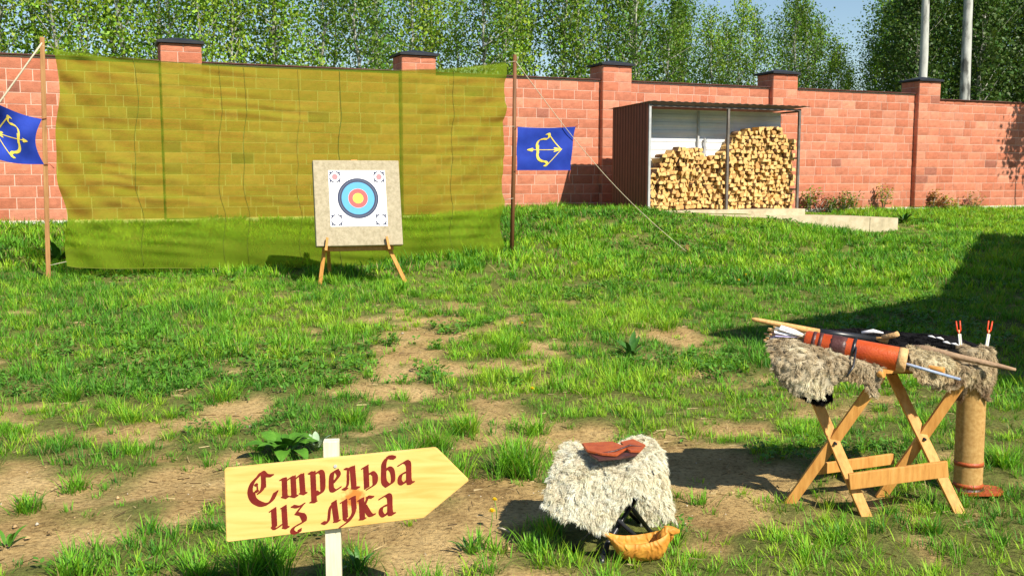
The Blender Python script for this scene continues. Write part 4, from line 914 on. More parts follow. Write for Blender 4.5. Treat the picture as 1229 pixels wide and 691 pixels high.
mb_s = skin('sheepskin', cp, 7000, .025, .0019, cream, (.45, .36, .22), na=16, nb=16, flip=-1); tag(mb_s, 'tail of pale sheepskin hanging at the back of the low stool, seen between its legs', 'sheepskin')
M_leath = noise_mat('red_leather', [(.3, (.30, .055, .016)), (.55, (.42, .09, .025)), (.8, (.50, .13, .04))], scale=18, rough=.45, bump=.3, bscale=150, spec=.4)
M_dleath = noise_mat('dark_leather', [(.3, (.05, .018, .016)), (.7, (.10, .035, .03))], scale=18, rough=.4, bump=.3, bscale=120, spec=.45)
pad = empty('leather_armguard', at(736, 540, 4.35), 'dark red leather armguard in two flaps lying on the sheepskin', 'armguard')
for nm, pl_, m, dz in (('flap', [(698, 531), (735, 529), (754, 536), (740, 545.5), (722, 544), (704, 540)], M_leath, .012), ('flap', [(744, 529.5), (760, 526), (775, 533), (768, 541), (756, 540.5), (750, 536)], M_leath, .011), ('lining', [(700, 536), (716, 541), (752, 543), (768, 540), (764, 545), (744, 548), (718, 551), (708, 545)], M_dleath, .0)):
    z_ = at(736, 540, 4.36).z+.030+dz; pts_ = [atz(u, v, z_) for u, v in pl_]
    mb = MB(); mb.prism(pts_, Vector((0, 0, -.010))); bmesh.ops.bevel(mb.bm, geom=mb.bm.edges[:], offset=.003, segments=2, affect='EDGES'); mb.build(nm, m, pad)
mb = MB(); zz = at(736, 540, 4.36).z+.034
mb.tube([atz(715, 545, zz), atz(738, 541, zz+.012), atz(756, 534, zz+.012), atz(770, 536, zz+.004)], .004, n=6); mb.build('lace', M_dleath, pad)

# carved bird-shaped dipper on the grass
M_carve, nt, b = newmat('carved_wood')
tc = N(nt, 'ShaderNodeTexCoord'); wv_ = N(nt, 'ShaderNodeTexWave', i_Scale=9, i_Distortion=14.0, i_Detail=2.0); wv_.inputs['Detail Scale'].default_value = 1.5; nt.links.new(tc.outputs['Object'], wv_.inputs['Vector'])
nz = N(nt, 'ShaderNodeTexNoise', i_Scale=14, i_Detail=5.0); nt.links.new(tc.outputs['Object'], nz.inputs['Vector'])
nt.links.new(ramp(nt, nz.outputs[0], [(.3, (.48, .17, .02)), (.6, (.66, .30, .04)), (.8, (.74, .40, .07))]), b.inputs['Base Color']); b.inputs['Roughness'].default_value = .6
bp = N(nt, 'ShaderNodeBump', i_Strength=.55, i_Distance=.005); nt.links.new(wv_.outputs[0], bp.inputs['Height']); nt.links.new(bp.outputs[0], b.inputs['Normal'])
BY = 4.06; s_ = BY/1200/.965; cb = at(766, 672, BY); gb = gzs(cb.x, BY)
dip = empty('carved_dipper', (cb.x, BY, gb), 'orange carved wooden dipper shaped like a horse-headed boat below the sheepskin', 'dipper')
def bpt(u, v, dy=0.0): 
    q = at(u, v, BY); return Vector((q.x, BY+dy, q.z))
secs = [ # u, rim v, bottom v, half width (m)
 (722, 640.5, 643.5, .012), (729, 641.5, 646, .02), (735, 644, 655, .03), (741, 647, 665, .045), (751, 649, 672, .056), (766, 648.5, 673.5, .058), (780, 646, 673, .056), (790, 643, 672, .050), (797, 640, 668, .037), (802, 637, 655, .020), (804, 636, 651, .014)]
V = []; K = 16
for u, vr, vb, hw in secs:
    tp2 = bpt(u, vr); bt = bpt(u, vb); h_ = tp2.z-bt.z
    for k in range(K):
        a = math.pi*k/(K-1); V.append(Vector((tp2.x, BY-hw*math.cos(a), tp2.z-h_*math.sin(a)**.8)))
ni = len(secs); off = len(V); wt = .006
for u, vr, vb, hw in secs:
    tp2 = bpt(u, vr); bt = bpt(u, vb); h_ = max(.004, (tp2.z-bt.z)-.012); hi = max(.004, hw-wt)
    for k in range(K):
        a = math.pi*k/(K-1); V.append(Vector((tp2.x, BY-hi*math.cos(a), tp2.z-h_*math.sin(a)**.8)))
Fc = []
for i in range(ni-1):
    for k in range(K-1):
        a = i*K+k; Fc.append((a, a+1, a+K+1, a+K)); a += off; Fc.append((a, a+K, a+K+1, a+1))
    for k in (0, K-1): a = i*K+k; Fc.append((a, a+K, off+a+K, off+a) if k == 0 else (a, off+a, off+a+K, a+K))
for i in (0, ni-1):
    for k in range(K-1): a = i*K+k; Fc.append((a, off+a, off+a+1, a+1) if i == 0 else (a, a+1, off+a+1, off+a))
sh = gb+.0-bpt(766, 673.5).z
V = [v+Vector((0, 0, sh)) for v in V]
pymesh('bowl', V, Fc, M_carve, dip, smooth=True)
mb = MB(); hp = [(793, 652), (798, 643), (801, 637), (806, 636), (810, 640), (809, 648), (806, 653), (805, 648)]
mb.tube([bpt(794, 650)+UPV*sh, bpt(797, 642)+UPV*sh, bpt(801, 637.5)+UPV*sh, bpt(807, 638)+UPV*sh, bpt(815.5, 638.5)+UPV*sh], [.022, .021, .023, .019, .007], n=10)
mb.tube([bpt(805, 639)+UPV*sh, bpt(806.5, 645)+UPV*sh, bpt(804.5, 650.5)+UPV*sh], [.012, .009, .004], n=8); 
mb.tube([bpt(800, 636)+UPV*sh, bpt(797, 632)+UPV*sh], [.009, .003], n=6); mb.build('head', M_carve, dip)
mb = MB(); mb.tube([bpt(803, 637, -.012)+UPV*sh, bpt(803, 637, -.019)+UPV*sh], .004, n=8); mb.build('eye', M_dleath, dip)

# ---------------------------------------------------------------- folding table
tb0 = gpt(1050, 605)
table = empty('folding_table', (tb0.x, tb0.y, tb0.z), 'folding pine trestle table on crossed legs, piled with skins and quivers', 'table')
TZ = .655
LEGS = [((945, 603), (1057, 450)), ((1040, 618), (961, 440)), ((1154, 616), (1064, 437)), ((1054, 592), (1158, 447))]
EP = []
for k, ((fu, fv), (tu, tv)) in enumerate(LEGS):
    f_ = gpt(fu, fv); t_ = atz(tu, tv, TZ); f_.z -= .02; EP.append((f_, t_))
    off_ = Vector((0, 0, 0)) if k in (0, 2) else Vector((.0, -.023, 0)); 
    mb = MB(); mb.bar(f_+off_, t_+off_, .052, .021, up=Vector((.1, -1, .2)), bevel=.003); mb.build('leg', M_pine, table)
def lp(k, t): return EP[k][0].lerp(EP[k][1], t)
mb = MB(); mb.bar(at(1019, 577.5, lp(1, .2).y-.06), at(1137, 562, lp(2, .2).y-.055), .078, .020, up=Vector((0, -1, 0)), bevel=.003); mb.bm.transform(Matrix()) ; mb.build('stretcher', M_pine, table)
mb = MB(); mb.bar(at(978, 563, lp(0, .23).y+.02), at(1072, 550, lp(3, .23).y+.03), .018, .055, up=Vector((0, 0, 1)), bevel=.003); mb.build('stretcher', M_pine, table)
for a_ in (0, 1):
    mb = MB(); c_ = (lp(0, .5)+lp(1, .5))/2 if a_ == 0 else (lp(2, .5)+lp(3, .5))/2; mb.tube([c_+Vector((0, -.045, 0)), c_+Vector((0, .04, 0))], .007, n=10); mb.build('bolt', M_black, table)
ctr = sum((e[1] for e in EP), Vector())/4; lng = ((EP[2][1]-EP[1][1])+(EP[3][1]-EP[0][1])).normalized(); lng.z = 0; crs = ((EP[0][1]-EP[1][1])+(EP[3][1]-EP[2][1])).normalized(); crs.z = 0
def tt(a, c, z=0.0): return Vector((ctr.x, ctr.y, TZ+z))+lng*a+crs*c
for k in range(4):
    c0_ = -.18+k*.083; mb = MB(); mb.prism([tt(-.38, c0_), tt(.27, c0_), tt(.27, c0_+.076), tt(-.38, c0_+.076)], Vector((0, 0, .018))); mb.build('table_slat', M_pine, table)
for a in (-.33, .22):
    mb = MB(); mb.bar(tt(a, -.20, -.012), tt(a, .13, -.012), .03, .024); mb.build('table_rail', M_pine, table)

def greyfur(p):
    a = np.clip(fnoise(p[:, 0]*11+p[:, 2]*5, p[:, 1]*9+p[:, 2]*11, 95)[:, None]*1.7-.35, 0, 1)
    return np.array([[.82, .73, .53]])*(1-a)+np.array([[.45, .33, .19]])*a
def palefur(p):
    a = np.clip(fnoise(p[:, 0]*12, p[:, 2]*14, 97)[:, None]*1.4-.4, 0, 1); return np.array([[.78, .68, .46]])*(1-a)+np.array([[.5, .35, .18]])*a
def blackfur(p): return np.tile(np.array([[.012, .011, .012]]), (len(p), 1))*rng.uniform(.7, 1.6, (len(p), 1))
cpg = [
 [P3(925, 403, 5.02), P3(950, 399, 5.02), P3(985, 402, 5.03), P3(1020, 408, 5.03), P3(1060, 414, 5.03)],
 [P3(921, 410, 4.84), P3(950, 409, 4.78), P3(985, 414, 4.76), P3(1020, 420, 4.75), P3(1062, 427, 4.75)],
 [P3(924, 426, 4.70), P3(950, 432, 4.62), P3(985, 436, 4.60), P3(1020, 438, 4.60), P3(1060, 440, 4.62)],
 [P3(928, 444, 4.66), P3(951, 456, 4.58), P3(982, 455, 4.57), P3(1012, 449, 4.58), P3(1058, 452, 4.60)],
 [P3(938, 460, 4.66), P3(961, 474, 4.57), P3(985, 478, 4.56), P3(1010, 458, 4.58), P3(1052, 464, 4.60)]]
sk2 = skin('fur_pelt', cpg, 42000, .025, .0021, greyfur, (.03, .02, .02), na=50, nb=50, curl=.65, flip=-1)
tag(sk2, 'curly grey-brown fur pelt hanging over the front left edge of the table', 'fur pelt')
cpt = [[P3(1034, 440, 4.6), P3(1044, 440, 4.6), P3(1052, 442, 4.6)], [P3(1038, 462, 4.58), P3(1047, 462, 4.58), P3(1054, 460, 4.58)], [P3(1046, 474, 4.57), P3(1049, 477, 4.57), P3(1053, 475, 4.57)]]
sk2b = skin('fur_leg', cpt, 3000, .022, .0022, greyfur, (.1, .08, .06), parent=sk2, na=10, nb=12, curl=.5, flip=-1)
cpd = [[P3(932, 436, 4.72), P3(950, 448, 4.70), P3(975, 450, 4.70)], [P3(934, 452, 4.71), P3(955, 460, 4.69), P3(986, 458, 4.69)], [P3(944, 465, 4.70), P3(968, 476, 4.68), P3(998, 468, 4.69)], [P3(976, 480, 4.70), P3(986, 486, 4.69), P3(1000, 480, 4.69)]]
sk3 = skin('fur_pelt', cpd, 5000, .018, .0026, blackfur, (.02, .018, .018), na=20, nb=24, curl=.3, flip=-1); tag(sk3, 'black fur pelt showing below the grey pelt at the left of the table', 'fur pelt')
cpb = [
 [P3(975, 396, 5.10), P3(1030, 394, 5.12), P3(1090, 399, 5.14), P3(1140, 403, 5.14), P3(1190, 419, 5.10)],
 [P3(972, 404, 5.00), P3(1030, 402, 5.02), P3(1090, 409, 5.02), P3(1145, 412, 5.02), P3(1196, 426, 5.00)],
 [P3(972, 422, 4.90), P3(1030, 420, 4.90), P3(1090, 424, 4.92), P3(1150, 424, 4.92), P3(1196, 434, 4.92)],
 [P3(985, 446, 4.84), P3(1030, 446, 4.82), P3(1090, 448, 4.84), P3(1140, 446, 4.84), P3(1180, 444, 4.86)]]
sk4 = skin('fur_pelt', cpb, 12000, .018, .0026, blackfur, (.02, .018, .018), na=30, nb=24, curl=.5, outw=.3, flip=-1); tag(sk4, 'long black fur pelt spread along the table top under the bows', 'fur pelt')
cpp = [
 [P3(1088, 414, 4.86), P3(1108, 416, 4.86), P3(1130, 420, 4.86), P3(1148, 428, 4.86)],
 [P3(1092, 428, 4.72), P3(1112, 432, 4.70), P3(1134, 436, 4.71), P3(1150, 440, 4.74)],
 [P3(1096, 448, 4.68), P3(1114, 452, 4.67), P3(1134, 452, 4.68), P3(1150, 446, 4.72)],
 [P3(1104, 458, 4.68), P3(1116, 463, 4.66), P3(1132, 460, 4.67), P3(1146, 452, 4.72)]]
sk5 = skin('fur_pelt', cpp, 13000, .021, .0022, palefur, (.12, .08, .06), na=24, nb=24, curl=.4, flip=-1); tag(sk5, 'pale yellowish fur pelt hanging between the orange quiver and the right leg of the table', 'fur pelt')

# orange quiver with arrows, lying along the table
M_orange = noise_mat('orange_leather', [(.3, (.34, .038, .006)), (.55, (.50, .075, .012)), (.75, (.60, .12, .025))], scale=9, rough=.38, bump=.25, bscale=120, spec=.45)
M_tan = noise_mat('raw_leather', [(.3, (.48, .26, .10)), (.7, (.66, .42, .2))], scale=30, rough=.8, bump=.5, bscale=90)
qa, qb = at(966, 408.5, 4.80), at(1081, 431.5, 4.62)
quiv = empty('quiver', (qa+qb)/2, 'orange leather quiver with dark straps lying on the grey pelt', 'quiver')
mb = MB(); ax = (qb-qa); mb.tube([qa, qa+ax*.02, qa+ax*.5, qa+ax*.98, qb], [.044, .050, .055, .058, .057], n=24, cap=False); mb.tube([qa+ax*.001, qa+ax*.5, qb-ax*.004], [.041, .051, .053], n=24, cap=False); mb.build('body', M_orange, quiv)
mb = MB(); mb.tube([qb-ax*.03, qb+ax*.01, qb+ax*.05, qb+ax*.062], [.0595, .060, .056, .047], n=24, cap=True, wob=.03); mb.build('end_cap', M_tan, quiv)
for t in (.10, .17, .52): 
    mb = MB(); mb.tube([qa+ax*(t-.018), qa+ax*(t+.018)], [.0525+.008*t]*2, n=24, cap=True); mb.build('band', M_dleath if t != .52 else M_black, quiv)
mb = MB(); mb.tube([qa+ax*.27, qa+ax*.30, qa+ax*.40, qa+ax*.44], [.0520, .0555, .0560, .0545], n=24, wob=.02); mb.build('shade_band', M_dleath, quiv)  # wide dark ring stands in for the shadow across the quiver's middle
mb = MB(); zq = Vector((0, 0, 1)); p0 = qa+ax*.52
mb.tube([p0+Vector((.01, .0, .060)), p0+Vector((-.012, -.063, .01)), at(1024, 440, 4.56), at(1016, 452, 4.54)], .005, n=6); mb.build('strap', M_black, quiv)
M_white = noise_mat('white_feather', [(.3, (.72, .70, .72)), (.7, (.84, .82, .84))], scale=60, rough=.7, bump=.2)
M_lav = flat('lavender_feather', (.55, .50, .75)); M_pinkf = flat('pink_feather', (.72, .38, .36)); M_shaft = noise_mat('arrow_shaft', [(.3, (.52, .33, .15)), (.7, (.68, .48, .25))], scale=30, rough=.5); M_nock = flat('red_nock', (.85, .07, .02), .4)
def arrow(name, tailp, dirv, ln, fm, label, group=None, nockm=None, fl_len=.085, fh=.014, roll=0.0):
    """tailp: nock end, dirv: unit vector from tail towards the point"""
    dirv = Vector(dirv).normalized(); r = empty(name, tailp, label, 'arrow', group)
    mb = MB(); mb.tube([tailp+dirv*.012, tailp+dirv*ln], .0038, n=7); mb.build('shaft', M_shaft, r)
    x = dirv.cross(Vector((0, 0, 1)) if abs(dirv.z) < .9 else Vector((0, 1, 0))).normalized(); y = dirv.cross(x)
    for k in range(3):
        a = roll+2*math.pi*k/3; o = x*math.cos(a)+y*math.sin(a); s_ = dirv.cross(o)*.0006
        pp = [tailp+dirv*.03+o*.003, tailp+dirv*.034+o*fh, tailp+dirv*(.03+fl_len*.5)+o*fh, tailp+dirv*(.03+fl_len)+o*.003]
        mb = MB(); mb.prism([p-s_ for p in pp], s_*2); mb.build('feather', fm, r)
    if nockm:
        for sgn in (-1, 1):
            mb = MB(); mb.tube([tailp+dirv*.03, tailp+dirv*.012+x*.0085*sgn, tailp-dirv*.034+x*.0095*sgn], [.004, .0042, .0032], n=6); mb.build('nock', nockm, r)
    else:
        mb = MB(); mb.tube([tailp, tailp+dirv*.016], .005, n=7); mb.build('nock', M_tan, r)
    return r
axn = ax.normalized()
spec_ = [((928, 392), M_white, 'white'), ((919, 405), M_lav, 'lavender'), ((917, 400), M_pinkf, 'pink'), ((924, 409), M_white, None), ((921, 396), M_pinkf, None), ((927, 402), M_shaft, None)]
spec_ += [((922, 394), M_white, 'w'), ((916, 408), M_white, 'w'), ((930, 399), M_pinkf, 'p'), ((923, 401), M_lav, 'l'), ((926, 412), M_shaft, 'b')]
labs = ['arrow with broad white feathers, topmost in the orange quiver', 'arrow with lavender feathers, lowest in the orange quiver', 'arrow with pink feathers reaching farthest left from the orange quiver', 'arrow with white feathers just above the grey pelt', 'arrow with short pink feathers beside the white ones', 'arrow with brown feathers in the middle of the orange quiver', 'arrow with white feathers partly behind the topmost arrow of the quiver', 'arrow with white feathers lowest and farthest left over the grey pelt', 'arrow with pink feathers nearest the mouth of the orange quiver', 'arrow with lavender feathers in the middle of the bundle', 'arrow with brown feathers touching the grey pelt']
for k, ((u, v), fm, _) in enumerate(spec_):
    tl_ = at(u, v, 4.86+.012*(k % 3)); tgt = qa+ax*.3+Vector((0, .012*((k % 3)-1), .014*((k//3)-.5)+.01*(k == 0)))
    arrow('arrow', tl_, tgt-tl_, (tgt-tl_).length, fm, labs[k], fl_len=.15 if k == 0 else .12, fh=.021 if k == 0 else .017, roll=.5*k)

# wooden bow staves and rods
M_stave = wood_mat('stave', (.40, .20, .06), (.58, .33, .12), (.66, .42, .18), sc=(5, 5, 5), scale=14, bump=.5)
M_stave2 = noise_mat('weathered_stave', [(.3, (.20, .12, .07)), (.7, (.42, .28, .17))], scale=20, rough=.7, bump=.6, bscale=50)
M_blue = noise_mat('blue_grey_rod', [(.3, (.22, .27, .40)), (.7, (.36, .42, .56))], scale=20, rough=.35)
a0_, a1_, a2_ = at(902, 382.5, 4.98), at(946, 391, 4.99), at(984, 398.5, 4.99); 
bow = empty('bow', a1_, 'light wooden bow sticking out left of the table above the arrows', 'bow')
mb = MB(); mb.tube([a0_, a0_.lerp(a1_, .1), a1_, a2_], [.006, .011, .014, .016], n=10, wob=.05); mb.build('limb', M_stave, bow)
mb = MB(); mb.tube([a2_-(a2_-a1_)*.03, at(1010, 402, 5.0), at(1050, 407, 5.0)], [.018, .019, .018], n=10); mb.build('grip', M_black, bow)
mb = MB(); mb.tube([at(1050, 407, 5.0), at(1066, 409, 4.97)], [.016, .014], n=10); mb.build('limb', M_stave, bow)
mb = MB(); mb.tube([at(1095, 417, 4.86), at(1112, 418.5, 4.82), at(1150, 428, 4.78), at(1196, 438.5, 4.74), at(1219, 443.5, 4.72)], [.015, .017, .016, .013, .007], n=10, wob=.06)
tag(mb.build('staff', M_stave2), 'weathered brown staff sticking out right of the table over the rope-wrapped tube', 'staff')
mb = MB(); mb.tube([at(1060, 430, 4.75), at(1094, 438.5, 4.60), at(1152, 455, 4.60)], [.007, .0075, .007], n=9); tag(mb.build('rod', M_blue), 'thin blue-grey rod lying in front of the pale pelt', 'rod')
mb = MB(); mb.tube([at(1086, 434, 4.8), at(1122, 443, 4.66), at(1133, 444, 4.63)], [.012, .015, .014], n=10); tag(mb.build('wooden_peg', M_pine), 'short reddish wooden peg end poking from the pale pelt', 'peg')
mb = MB(); mb.tube([at(1046, 441, 4.75), at(1056, 449, 4.58), at(1061, 450, 4.56)], [.012, .014, .013], n=10); tag(mb.build('wooden_peg', M_pine), 'short reddish wooden peg end below the grey pelt', 'peg')
mb = MB(); mb.tube([at(1058, 405, 4.96), at(1074, 402, 4.94), at(1078, 400, 4.93)], [.012, .015, .013], n=10, wob=.1); tag(mb.build('horn_tip', M_tan), 'small curved tan horn tip resting on the black fur', 'horn')
mb = MB(); mb.tube([at(1034, 399, 5.0), at(1048, 397.5, 4.98), at(1060, 399.5, 4.98)], [.006, .010, .004], n=8, wob=.2); tag(mb.build('feather_tuft', M_white), 'scrap of white feather on the black fur', 'feather')
for k, (u, v) in enumerate(((1118, 404), (1136, 411), (1146, 413), (1128, 406), (1160, 420))):
    c_ = at(u, v, 4.94); mb = MB(); mb.tube([c_-Vector((.018, 0, -.004)), c_+Vector((0, -.004, .002)), c_+Vector((.02, 0, -.006))], [.003, .006, .002], n=7, wob=.2); o = mb.build('white_feather', M_white); tag(o, 'small white feather scrap caught in the black fur', 'feather', 'white feathers on the black fur')

# rope-wrapped tube with leather base
M_coir, nt, b = newmat('coir_wrap')
tc = N(nt, 'ShaderNodeTexCoord'); wv_ = N(nt, 'ShaderNodeTexWave', i_Scale=95, i_Distortion=.8, wave_type='BANDS', bands_direction='Z'); nt.links.new(tc.outputs['Object'], wv_.inputs['Vector'])
nz = N(nt, 'ShaderNodeTexNoise', i_Scale=60, i_Detail=4.0); nt.links.new(tc.outputs['Object'], nz.inputs['Vector'])
nt.links.new(ramp(nt, nz.outputs[0], [(.3, (.38, .20, .05)), (.7, (.54, .33, .11))]), b.inputs['Base Color']); b.inputs['Roughness'].default_value = .85
bp = N(nt, 'ShaderNodeBump', i_Strength=.45, i_Distance=.002); nt.links.new(wv_.outputs[0], bp.inputs['Height']); nt.links.new(bp.outputs[0], b.inputs['Normal'])
tf = gpt(1161, 592); TYb = tf.y; tub = empty('rope_wrapped_tube', tf, 'tall standing tube wrapped in tan cord on a red leather base', 'tube')
tpz = at(1168, 430, TYb+.03); tdir = (tpz-tf)
mb = MB(); mb.tube([tf+tdir*t for t in np.linspace(.02, 1.02, 12)], .0685, n=28, cap=False); mb.tube([tf+tdir*t for t in (.02, 1.02)], .062, n=28, cap=False); mb.build('wrap', M_coir, tub)
for t in (.20, .20-.085*.0+.0, ): pass
for t0_, t1_, m, r_ in ((.215, .245, M_leath, .0705), (.055, .085, M_leath, .0715), (-.02, .05, M_dleath, .074)):
    mb = MB(); mb.tube([tf+tdir*t0_, tf+tdir*t1_], r_, n=28); mb.build('band', m, tub)
mb = MB(); c_ = tf+Vector((.03, -.01, .012)); mb.prism([c_+Vector((.115*math.cos(a)*(1.25 if math.cos(a) > .3 else .85), .085*math.sin(a), .004*math.sin(3*a))) for a in np.linspace(0, 2*math.pi, 18)[:-1]], Vector((0, 0, .014))); mb.build('base', M_leath, tub)
def brfur(p):
    a = np.clip(fnoise(p[:, 0]*14, p[:, 2]*16, 99)[:, None]*1.6-.4, 0, 1); return np.array([[.70, .58, .38]])*(1-a)+np.array([[.30, .18, .10]])*a
cpf = []
for zz_, rr in ((.79, .03), (.785, .080), (.74, .095), (.66, .098), (.57, .090)):
    row = []
    for k in range(9):
        a = R(-215+k*250/8); drop = 0.05*math.sin(k*2.3) if zz_ < .7 else 0
        row.append(Vector((tf.x+tdir.x+rr*math.cos(a), tf.y+.03+rr*math.sin(a), zz_-.035+drop*(1 if zz_ < .65 else .5))))
    cpf.append(row)
sk6 = skin('fur_cover', cpf, 12000, .024, .0023, brfur, (.2, .13, .08), na=30, nb=20, curl=.4, outw=.35, flip=-1); tag(sk6, 'pale and brown fur wrapped round the top of the rope-wrapped tube', 'fur cover')
cpq = [
 [P3(1128, 424, 4.92), P3(1150, 428, 4.90), P3(1172, 432, 4.90), P3(1190, 432, 4.92)],
 [P3(1126, 436, 4.80), P3(1148, 440, 4.77), P3(1168, 441, 4.77), P3(1188, 440, 4.82)],
 [P3(1120, 452, 4.77), P3(1144, 454, 4.75), P3(1164, 452, 4.76), P3(1182, 450, 4.80)],
 [P3(1118, 466, 4.78), P3(1142, 468, 4.75), P3(1158, 462, 4.76), P3(1176, 458, 4.80)]]
sk7 = skin('fur_pelt', cpq, 11000, .022, .0022, brfur, (.2, .13, .08), na=24, nb=20, curl=.5, outw=.35, flip=-1); tag(sk7, 'mottled brown fur pelt hanging off the right end of the table beside the tube', 'fur pelt')
for k, (u, v, u2, lb) in enumerate(((1150.5, 393, 1158, 'left one of two white-feathered arrows with red forked nocks standing in the rope-wrapped tube'), (1187.5, 393, 1180, 'right, leaning one of two white-feathered arrows with red forked nocks in the rope-wrapped tube'))):
    tl_ = at(u, v, TYb+.04); bt_ = Vector((tf.x+tdir.x*.5+(-.012 if k == 0 else .012), TYb+.02, .33)); arrow('arrow', tl_, bt_-tl_, (bt_-tl_).length, M_white, lb, nockm=M_nock, fl_len=.12, fh=.010, roll=.3)

# ---------------------------------------------------------------- plants one can pick out
def plant_leaf(mb, p, az, el, ln, wd, curve=.3, n=6, cup=.2):
    """one broad leaf blade with a midrib bend"""
    d = Vector((math.cos(az), math.sin(az), 0)); s_ = Vector((-math.sin(az), math.cos(az), 0)); L0 = None; e = el; q = Vector(p)
    for i in range(n+1):
        t = i/n; w_ = wd*math.sin(math.pi*min(1, t*.93+.07))**.7*(1-.35*t); e2 = el-curve*t*2
        row = [mb.bm.verts.new(q-s_*w_/2+UPV*w_*cup), mb.bm.verts.new(q), mb.bm.verts.new(q+s_*w_/2+UPV*w_*cup)]
        if L0:
            for k in (0, 1):
                f = mb.bm.faces.new((L0[k], L0[k+1], row[k+1], row[k])); f.smooth = True
        L0 = row; q = q+(d*math.cos(e2)+UPV*math.sin(e2))*ln/n
M_bur = noise_mat('burdock_leaf', [(.3, (.05, .15, .015)), (.6, (.085, .22, .02)), (.8, (.14, .29, .04))], scale=12, rough=.6, bump=.6, bscale=60, spec=.15)
M_dock = noise_mat('dock_leaf', [(.3, (.03, .10, .015)), (.7, (.06, .17, .02))], scale=12, rough=.45, bump=.4, bscale=60)
M_silver = noise_mat('silver_leaf', [(.3, (.20, .30, .17)), (.7, (.36, .46, .30))], scale=12, rough=.7)
bp_ = gpt(343, 548); bd_ = empty('burdock', bp_, 'broad-leaved bright green burdock growing behind the arrow sign', 'plant')
for k in range(20):
    az = k*2.4; mb = MB(); ln = random.uniform(.10, .155); q = bp_+Vector((math.cos(az)*random.uniform(.01, .12), math.sin(az)*.06, random.uniform(.02, .08))); plant_leaf(mb, q, az, R(random.uniform(10, 60)), ln, ln*.72, curve=.6, n=8, cup=.12); mb.build('leaf', M_bur, bd_)
sp_ = gpt(380, 542); sd2 = empty('silvery_weed', sp_, 'pale silvery-leaved weed beside the sign post', 'plant')
for k in range(8):
    az = k*2.4; mb = MB(); ln = random.uniform(.07, .11); plant_leaf(mb, sp_+Vector((math.cos(az)*.02, math.sin(az)*.02, .03)), az, R(random.uniform(30, 70)), ln, ln*.5, n=6); mb.build('leaf', M_silver, sd2)
for (u, v, s_, n, lb, m) in ((757, 428, .24, 16, 'dark dock plant with long leaves in the middle of the yard', M_dock), (1085, 268, .38, 20, 'dark green leafy weed at the right end of the concrete slab', M_dock), (70, 315, .40, 18, 'dark weed at the foot of the left net pole', M_dock),
                         (8, 655, .10, 7, 'small broad-leaved weed at the lower left edge', M_bur), (430, 682, .10, 8, 'small sprouting weed right of the sign post', M_dock), (560, 660, .08, 9, 'low leafy weed near the point of the arrow sign', M_dock)):
    q = gpt(u, v); r = empty('dock_plant', q, lb, 'plant')
    for k in range(n):
        az = k*2.4; mb = MB(); ln = s_*random.uniform(.6, 1.1); plant_leaf(mb, q+Vector((math.cos(az)*.02, math.sin(az)*.02, 0)), az, R(random.uniform(35, 80)), ln, ln*.26, curve=.45, n=6); mb.build('leaf', m, r)
M_yellow = flat('petal', (.90, .68, .02)); M_stem = flat('stem', (.14, .28, .04))
for k, (u, v, h, r_, lb) in enumerate(((640, 482, .09, .017, 'yellow dandelion in the grass in the middle of the yard'), (589, 632, .07, .018, 'yellow dandelion left of the sheepskin stool, nearest the sign'), (1019, 592, .05, .016, 'yellow dandelion under the front stretcher of the table'),
     (1181, 494, .08, .018, 'yellow dandelion right of the rope-wrapped tube'), (596, 623, .09, .014, 'smaller dandelion just left of the sheepskin stool'), (886, 345, .09, .022, 'left one of two dandelions at the far edge of the house shadow'), (895, 338, .09, .022, 'right one of two dandelions at the far edge of the house shadow'),
     (626, 398, .08, .018, 'dandelion on the bare patch in front of the right net pole'))):
    q = gpt(u, v); r = empty('dandelion', q, lb, 'flower', 'dandelions in the grass'); top = q+Vector((random.uniform(-.01, .01), 0, h))
    mb = MB(); mb.tube([q, q.lerp(top, .5)+Vector((.004, 0, 0)), top], .0022, n=5); mb.build('stem', M_stem, r)
    mb = MB()
    for j in range(46):
        az = j*2.399; el = R(8+72*(j/46)); d = Vector((math.cos(az)*math.cos(el), math.sin(az)*math.cos(el), math.sin(el)-.0)); s_ = Vector((-math.sin(az), math.cos(az), 0))*.0016
        mb.face([top-s_, top+s_, top+d*r_+s_*1.5, top+d*r_-s_*1.5])
    mb.build('flower_head', M_yellow, r)
st_ = gpt(604, 642); mb = MB(); a = [at(597, 628, st_.y+.05), at(603, 636, st_.y+.02), at(612, 643, st_.y)]; mb.tube([Vector((p.x, p.y, gzs(p.x, p.y)+.012+.01*math.sin(i*1.5))) for i, p in enumerate(a)], .004, n=6); tag(mb.build('dry_stalk', M_rope), 'curved pale dry stalk on the soil left of the stool', 'stalk')
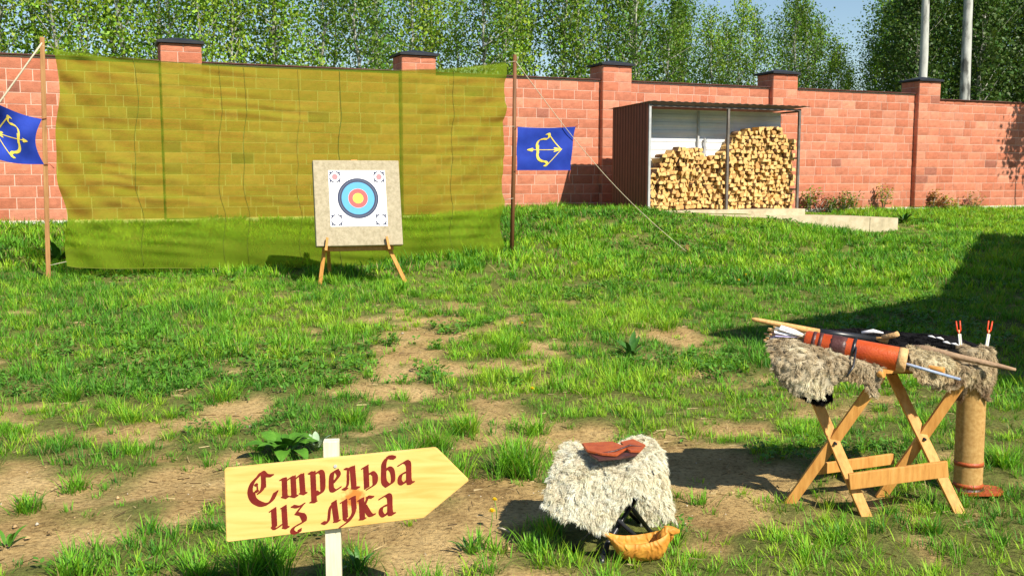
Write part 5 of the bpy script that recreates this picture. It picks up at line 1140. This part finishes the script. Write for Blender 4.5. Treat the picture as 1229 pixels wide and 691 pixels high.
# saplings along the foot of the wall
def sapling(u, v, h, n, col, lb):
    d = ray(u, 300); tt_ = (W0-CO+WN*.25).dot(WN)/d.dot(WN); q = CO+d*tt_; q = Vector((q.x, q.y, gzs(q.x, q.y))); r = empty('sapling', q, lb, 'shrub', 'young shrubs along the foot of the wall')
    mb = MB(); tips = []
    for k in range(5):
        e_ = q+Vector((random.uniform(-.22, .22), random.uniform(-.1, .1), h*random.uniform(.6, 1.05))); mb.tube([q, q.lerp(e_, .5)+Vector((random.uniform(-.05, .05), 0, 0)), e_], [.010, .007, .003], n=5); tips.append(e_)
    mb.build('stem', M_treebark, r); m = n*5; c = np.zeros((m, 3)); 
    for i in range(m): t = random.uniform(.3, 1.05); p = q.lerp(random.choice(tips), t); c[i] = (p.x+random.gauss(0, .06), p.y+random.gauss(0, .05), p.z+random.gauss(0, .05))
    V, f, cc = leafquads(c, rng.uniform(.05, .10, m), rng.uniform(0, 6.28, m), rng.uniform(-.6, .8, m), np.array([col])*rng.uniform(.6, 1.5, (m, 1)))
    npmesh('foliage', V, [f], M_leaf, cols=cc, parent=r)
for a_ in ((969, 250, .62, 40, (.15, .25, .03), 'leafy green young shrub beside the right post of the woodshed'), (981, 250, .5, 36, (.26, .07, .04), 'reddish-leaved young shrub near the woodshed'), (997, 250, .36, 44, (.09, .17, .03), 'low green shrub between the reddish one and the taller one'),
           (1012, 250, .45, 40, (.14, .2, .03), 'green-brown shrub behind the concrete slab'), (1023, 250, .58, 44, (.20, .24, .04), 'yellow-green young shrub behind the concrete slab'), (1058, 250, .66, 44, (.26, .28, .05), 'single yellow-green shrub left of the wall pillar'),
           (1117, 250, .58, 30, (.33, .22, .06), 'thin brown-leaved shrub right of the last pillar'), (1126, 250, .40, 30, (.28, .12, .04), 'low reddish shrub right of the last pillar'), (1134, 250, .36, 34, (.30, .33, .05), 'low yellow-green shrub right of the last pillar'), (1166, 250, .42, 26, (.30, .22, .06), 'small brown-tipped shrub near the right end of the wall'), (1146, 250, .28, 20, (.3, .26, .06), 'smallest yellowish shrub at the wall foot, right')):
    sapling(*a_)
